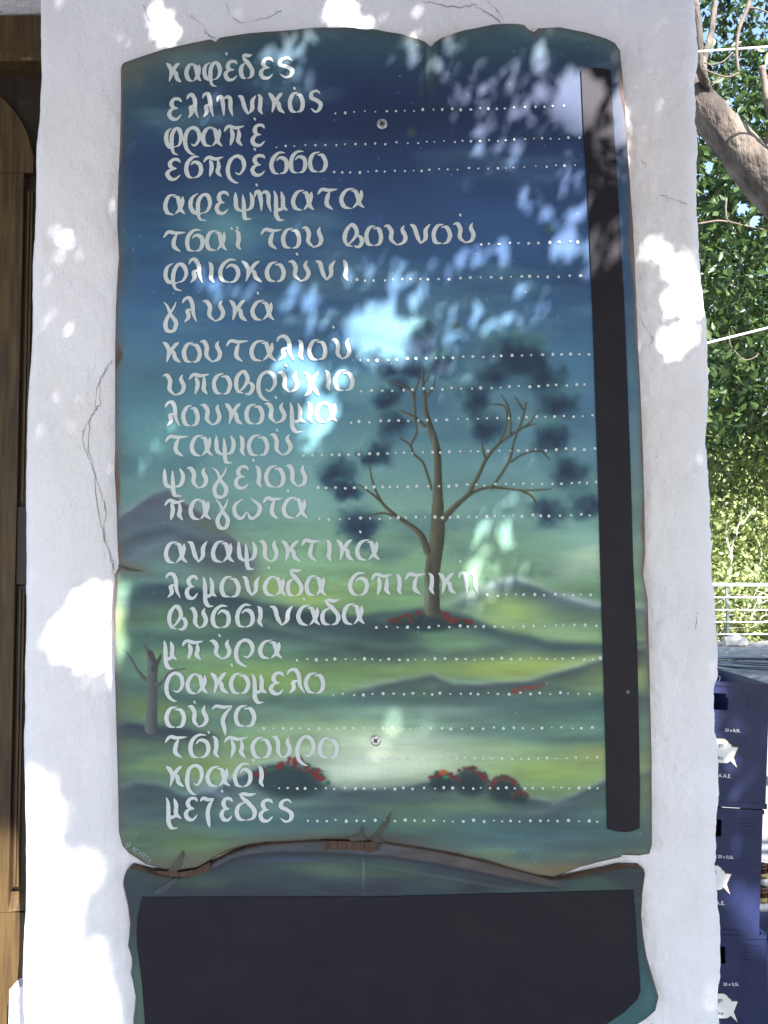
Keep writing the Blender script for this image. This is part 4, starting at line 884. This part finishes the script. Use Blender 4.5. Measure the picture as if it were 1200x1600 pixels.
# a second, farther tree whose crown fills the middle
t2 = thing('broadleaf_tree', (6.5, 11, 0), 'dense green tree hanging over the terrace behind the white cord', 'tree')
mb = MB(); limb(mb, [(7.2, 11.5, -.05), (7.0, 11.4, 2), (6.3, 11.2, 4), (5.6, 11, 6.5)], .16, .06); mb.build('trunk', M['bark'], t2, True)
P = field(2.2, 10, 2.3, 6.6, 9.6, 12.5, 62000, lambda c: .5+.5*sstep(.35, .5, fbm(c[:, 0]*1.1, c[:, 2]*1.1, 15, 3)), .06, 1500, .26)
x, y = pxs(P); ok = np.ones(len(P), bool)
for gx_, gy_, gr in gaps[:6]: ok &= ((x-gx_)**2 + (y-gy_)**2) > (gr*rng.uniform(.6, 1.1, len(P)))**2
P = P[ok]
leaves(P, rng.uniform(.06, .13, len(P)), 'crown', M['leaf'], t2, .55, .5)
mb = MB(); limb(mb, [at(1185, 780, 11), at(1165, 700, 11), at(1175, 640, 11), at(1190, 560, 11), (6.3, 11.2, 4)], .008, .03, 6); mb.build('branch', M['twig'], t2)
# shrubs beyond the railing
t3 = thing('pale_shrub', (7.5, 20.5, 0), 'sunlit pale green shrub with thin light stems above the railing', 'shrub')
for pts, r in (([at(1140,905,20.3), at(1143,870,20.3), at(1136,845,20.3), at(1134,800,20.3), at(1137,775,20.3)], .035), ([at(1140,870,20.4), at(1150,835,20.4), at(1162,795,20.4), at(1168,770,20.4)], .03), ([at(1160,820,20.4), at(1175,800,20.4), at(1200,788,20.4)], .02), ([at(1180,900,20.2), at(1190,870,20.2), at(1184,845,20.2)], .02)):
    mb = MB(); limb(mb, pts, r, r*.4, 6); mb.build('stem', M['paletrunk'], t3)
P = field(4.5, 16, .9, 4.2, 20, 23, 26000, lambda c: .35+.65*sstep(.4, .55, fbm(c[:, 0], c[:, 2], 25, 3)), .1, 900, .28)
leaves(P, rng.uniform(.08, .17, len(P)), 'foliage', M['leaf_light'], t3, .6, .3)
t4 = thing('low_hedge', (9, 19.2, 0), 'low yellow-green leafy hedge pressed against the back of the railing', 'hedge')
P = field(4, 18, -.1, 1.15, 18.4, 20.2, 16000, lambda c: .6+0*c[:, 0], .1, 700, .16)
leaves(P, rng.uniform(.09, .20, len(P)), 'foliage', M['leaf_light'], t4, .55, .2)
mb = MB()
for k in range(60):
    x = random.uniform(5.5, 12); z = random.uniform(0, .8); limb(mb, [(x, 18.4, z), (x+random.uniform(-.4, .4), 18.5, z+random.uniform(.1, .4)), (x+random.uniform(-.8, .8), 18.5, z+random.uniform(.1, .7))], .012, .006, 5)
mb.build('stems', M['paletrunk'], t4)
# woodland closing the view beyond
wd = []
P = field(0, 30, 0, 9.5, 25, 32, 60000, lambda c: np.where(c[:, 2] < 6, 1.0, .5), .2, 1500, .7)
o = leaves(P, rng.uniform(.18, .40, len(P)), 'far_woodland', M['leaf'], None, .6, .3); tag(o, 'green woodland mass closing the view beyond the railing', 'woodland')

# ------------------------------------------------------------------ shade tree over the viewer: its gaps throw the sun flecks
LX0, LX1, LY0, LY1, ST = -1400, 2600, -1800, 2600, 4
lx = np.arange(LX0, LX1, ST); ly = np.arange(LY0, LY1, ST); LX, LY = np.meshgrid(lx, ly)
WX = LX + (fbm(LX*.03, LY*.03, 101, 3)-.5)*26; WY = LY + (fbm(LX*.03, LY*.03, 107, 3)-.5)*30
Lm = np.zeros(LX.shape)
inside = (LX > -40) & (LX < 1300) & (LY > -60) & (LY < 1640)
out_n = fbm(LX*.006, LY*.004, 111, 4); Lm = np.where(inside, 0, .85*sstep(.60, .66, out_n))
def fleck(x, y, rx, ry, s=1., a=0.):
    global Lm
    a = math.radians(a); dx, dy = WX-x, WY-y; u = (dx*math.cos(a)+dy*math.sin(a))/rx; v = (-dx*math.sin(a)+dy*math.cos(a))/ry
    Lm = np.maximum(Lm, s*(1-sstep(.75, 1.2, np.hypot(u, v))))
FL = [ # on the white wall, left
 (82,325,14,22,.5),(112,375,22,30,.55,20),(75,425,32,14,.5,-30),(100,440,12,40,.4,40),(80,512,30,15,.75,-30),(118,488,18,10,.4),(164,415,12,18,.4),(166,482,12,9,.55),(75,12,32,24,.6),
 (140,965,42,62,1,10),(168,1010,16,55,.9),(120,985,45,35,.9),(56,1060,22,20,.55),(115,1062,16,14,.4),(120,1108,12,6,.3),
 (45,1275,38,76,1),(100,1362,45,30,.9,-20),(65,1470,45,150,1),(40,1560,80,110,1),(140,1590,28,100,1,0),(70,1400,45,50,1),(110,1560,30,50,.95),(155,1450,10,40,.5),
 (15,1290,22,90,1),(15,1450,32,150,1),(-10,1330,30,120,.95),(22,225,12,40,.35,-20),
 # top of the wall
 (258,18,14,32,.9),(288,14,8,12,.5),(488,20,8,20,.4,30),(545,18,34,24,.9,20),(655,20,10,12,.8),(640,46,18,12,.8),(590,12,20,14,.6),
 # wall, right of the board
 (1012,172,34,28,.55),(1020,150,20,22,.5,30),(1002,200,12,22,.5),(1060,300,22,12,.2),(1030,335,16,34,.55,15),(1000,330,7,20,.45),(1032,378,26,20,.95),(1048,395,12,14,.9),(1086,400,28,58,1,10),(1090,440,40,34,1),(1045,483,10,14,.8),(1062,520,22,24,1),(1088,500,18,26,.9),(1002,438,6,20,.4),(1030,410,8,14,.5),(1070,905,12,18,.3),(1000,560,6,20,.25),(1015,700,8,14,.15),(1066,250,14,40,.15),(1060,1480,25,60,.12),
 # on the board, upper right
 (752,150,24,38,.42,15),(740,200,26,45,.42,-10),(798,135,22,30,.38,20),(790,230,20,40,.4,30),(838,165,32,22,.7,-20),(830,200,16,16,.6),(826,105,10,22,.5,25),(770,250,12,20,.35,20),(700,165,8,25,.3,20),
 (898,160,22,42,1),(912,185,10,20,1),(938,160,20,40,.55),(945,235,20,60,.5),(968,185,12,50,.95),(978,250,5,50,.6),(880,140,12,14,.6),
 (888,268,12,18,.6),(892,325,14,26,.6),(878,380,12,24,.6,25),(910,400,18,22,.75),(935,305,9,20,.3),(942,395,16,28,.35,20),(820,320,8,24,.25,-15),(845,335,8,12,.2),(948,82,9,6,.35),
 (690,60,12,7,.3),(606,55,16,12,.5),(610,82,10,8,.4),(636,86,10,14,.4),(692,118,16,12,.35),(702,98,4,6,.3),(690,90,8,24,.3,15),(725,75,4,6,.2),
 (480,62,22,10,.35,-30),(455,78,28,18,.55,-30),(430,110,38,16,.35,10),(470,140,36,12,.2),(350,170,34,22,.2,-30),(500,48,18,6,.3,-25),
 (640,455,26,16,.5),(660,430,34,10,.35,-25),(720,412,34,12,.6,-32),(778,398,12,9,.5),(560,442,20,14,.5,10),(540,420,12,10,.3),(810,458,14,14,.5),(735,475,14,10,.4),(590,410,22,8,.25,-30),(620,405,6,8,.2),
 (325,455,30,18,.3,-30),(385,440,18,14,.3,-20),(480,490,34,26,.35,-20),(460,475,20,20,.3),
 # round bright one and its neighbours
 (592,525,44,38,1),(600,552,30,26,.9),(640,520,20,30,.5),(630,560,16,18,.4),(462,582,30,26,.95,0),(455,570,10,22,.5),(500,640,20,20,1),(488,675,18,20,.45),(690,540,28,34,.42,30),(745,505,24,12,.35,-10),(800,505,22,14,.35,-10),(850,500,14,34,.2,-10),(740,560,26,20,.3,-30),(710,600,20,18,.2),(700,490,12,20,.4,20),(520,570,20,40,.25),(545,560,22,14,.3),
 (765,870,32,52,.45),(770,815,20,34,.25,10),(800,905,14,26,.2),(745,930,20,14,.3,-20),(255,705,26,40,.2),(800,790,30,20,.1),
 (600,1140,50,36,.13),(560,1200,40,20,.12),(540,1165,26,24,.12),(182,985,10,40,.3),(440,1075,30,14,.15),
 (1150,1560,40,70,.5,0)]
for f in FL:
    f = list(f); x_, y_ = f[0], f[1]
    if 186 < x_ < 1000 and 60 < y_ < 1345:
        f[0] -= 8; f[1] += 19     # the board stands proud of the wall
        f[2] = f[2]*1.0+2; f[3] = f[3]*1.0+2; f[4] = f[4] if f[4] >= .9 else f[4]*.8
    elif f[4] < .9: f[4] = .15*f[4]**2
    elif x_ > 1000: f[2] *= .78; f[3] *= .78
    fleck(*f)
def L_at(x, y):
    i = np.clip(((y-LY0)/ST).astype(int), 0, len(ly)-1); j = np.clip(((x-LX0)/ST).astype(int), 0, len(lx)-1); return Lm[i, j]
shade = thing('shade_tree', (3.3, -2.0, 0), 'leafy tree over the terrace whose gaps let sun flecks onto the wall', 'tree')
def canopy(n, x0, x1, z0, z1, t0, t1, size, ntau, avoid=None, zr=None, near=False):
    """leaves hung along the sun's direction above the wall; sparser where the photograph shows sun"""
    wx = rng.uniform(x0, x1, n); wz = rng.uniform(z0, z1, n); t = rng.uniform(t0, t1, n)
    wp = np.stack([wx, np.full(n, 1.49), wz], -1); px, py = px_of(wp, 1.49)
    T = np.zeros(n)
    for dx, dy in ((0, 0), (1, 0), (-1, 0), (0, 1), (0, -1)): T = np.maximum(T, L_at(px+dx*size*430, py+dy*size*430))
    dens = np.clip(-np.log(np.clip(T, .004, .999))/ntau, 0, 1)
    keep = rng.random(n) < dens
    if avoid is not None: keep &= ~avoid(wx, wz)
    if zr: t = np.maximum((rng.uniform(zr[0], zr[1], n)-wz)/SUN.z, 1.2)
    if near: t = np.maximum(1.25, (2.68-wz)/1.17) + rng.uniform(0, .9, n) + 1.6*(1-sstep(1.05, 1.5, wz))
    P = wp + np.array(SUN)*t[:, None]
    return P[keep]
inn = lambda x, z: (x > -.68) & (x < .68) & (z > .55) & (z < 2.5)
P1 = canopy(95000, -.68, .68, .55, 2.5, 2.1, 3.4, .026, 5.0, near=True)
leaves(P1, rng.uniform(.022, .036, len(P1)), 'foliage', M['leaf'], shade, .62, .2)
P2 = canopy(90000, -3.2, 4.0, -3.2, 3.9, 2.3, 4.2, .07, 4.0, inn, (2.3, 4.4))
leaves(P2, rng.uniform(.07, .12, len(P2)), 'foliage', M['leaf'], shade, .6, .2)
mb = MB(); limb(mb, [(3.3, -2.0, -.05), (3.25, -1.95, 1.5), (3.1, -1.8, 3.2), (2.7, -1.6, 4.6)], .15, .09, 12); mb.build('trunk', M['bark'], shade, True)
for e in ((1.2, -1.2, 6.0), (2.0, -2.4, 6.2), (3.6, -.6, 6.0), (2.1, -.8, 5.9)):
    mb = MB(); limb(mb, [(2.8, -1.65, 4.3), ((2.8+e[0])/2, (-1.65+e[1])/2, 5.4), e], .05, .015, 7); mb.build('branch', M['bark'], shade, True)
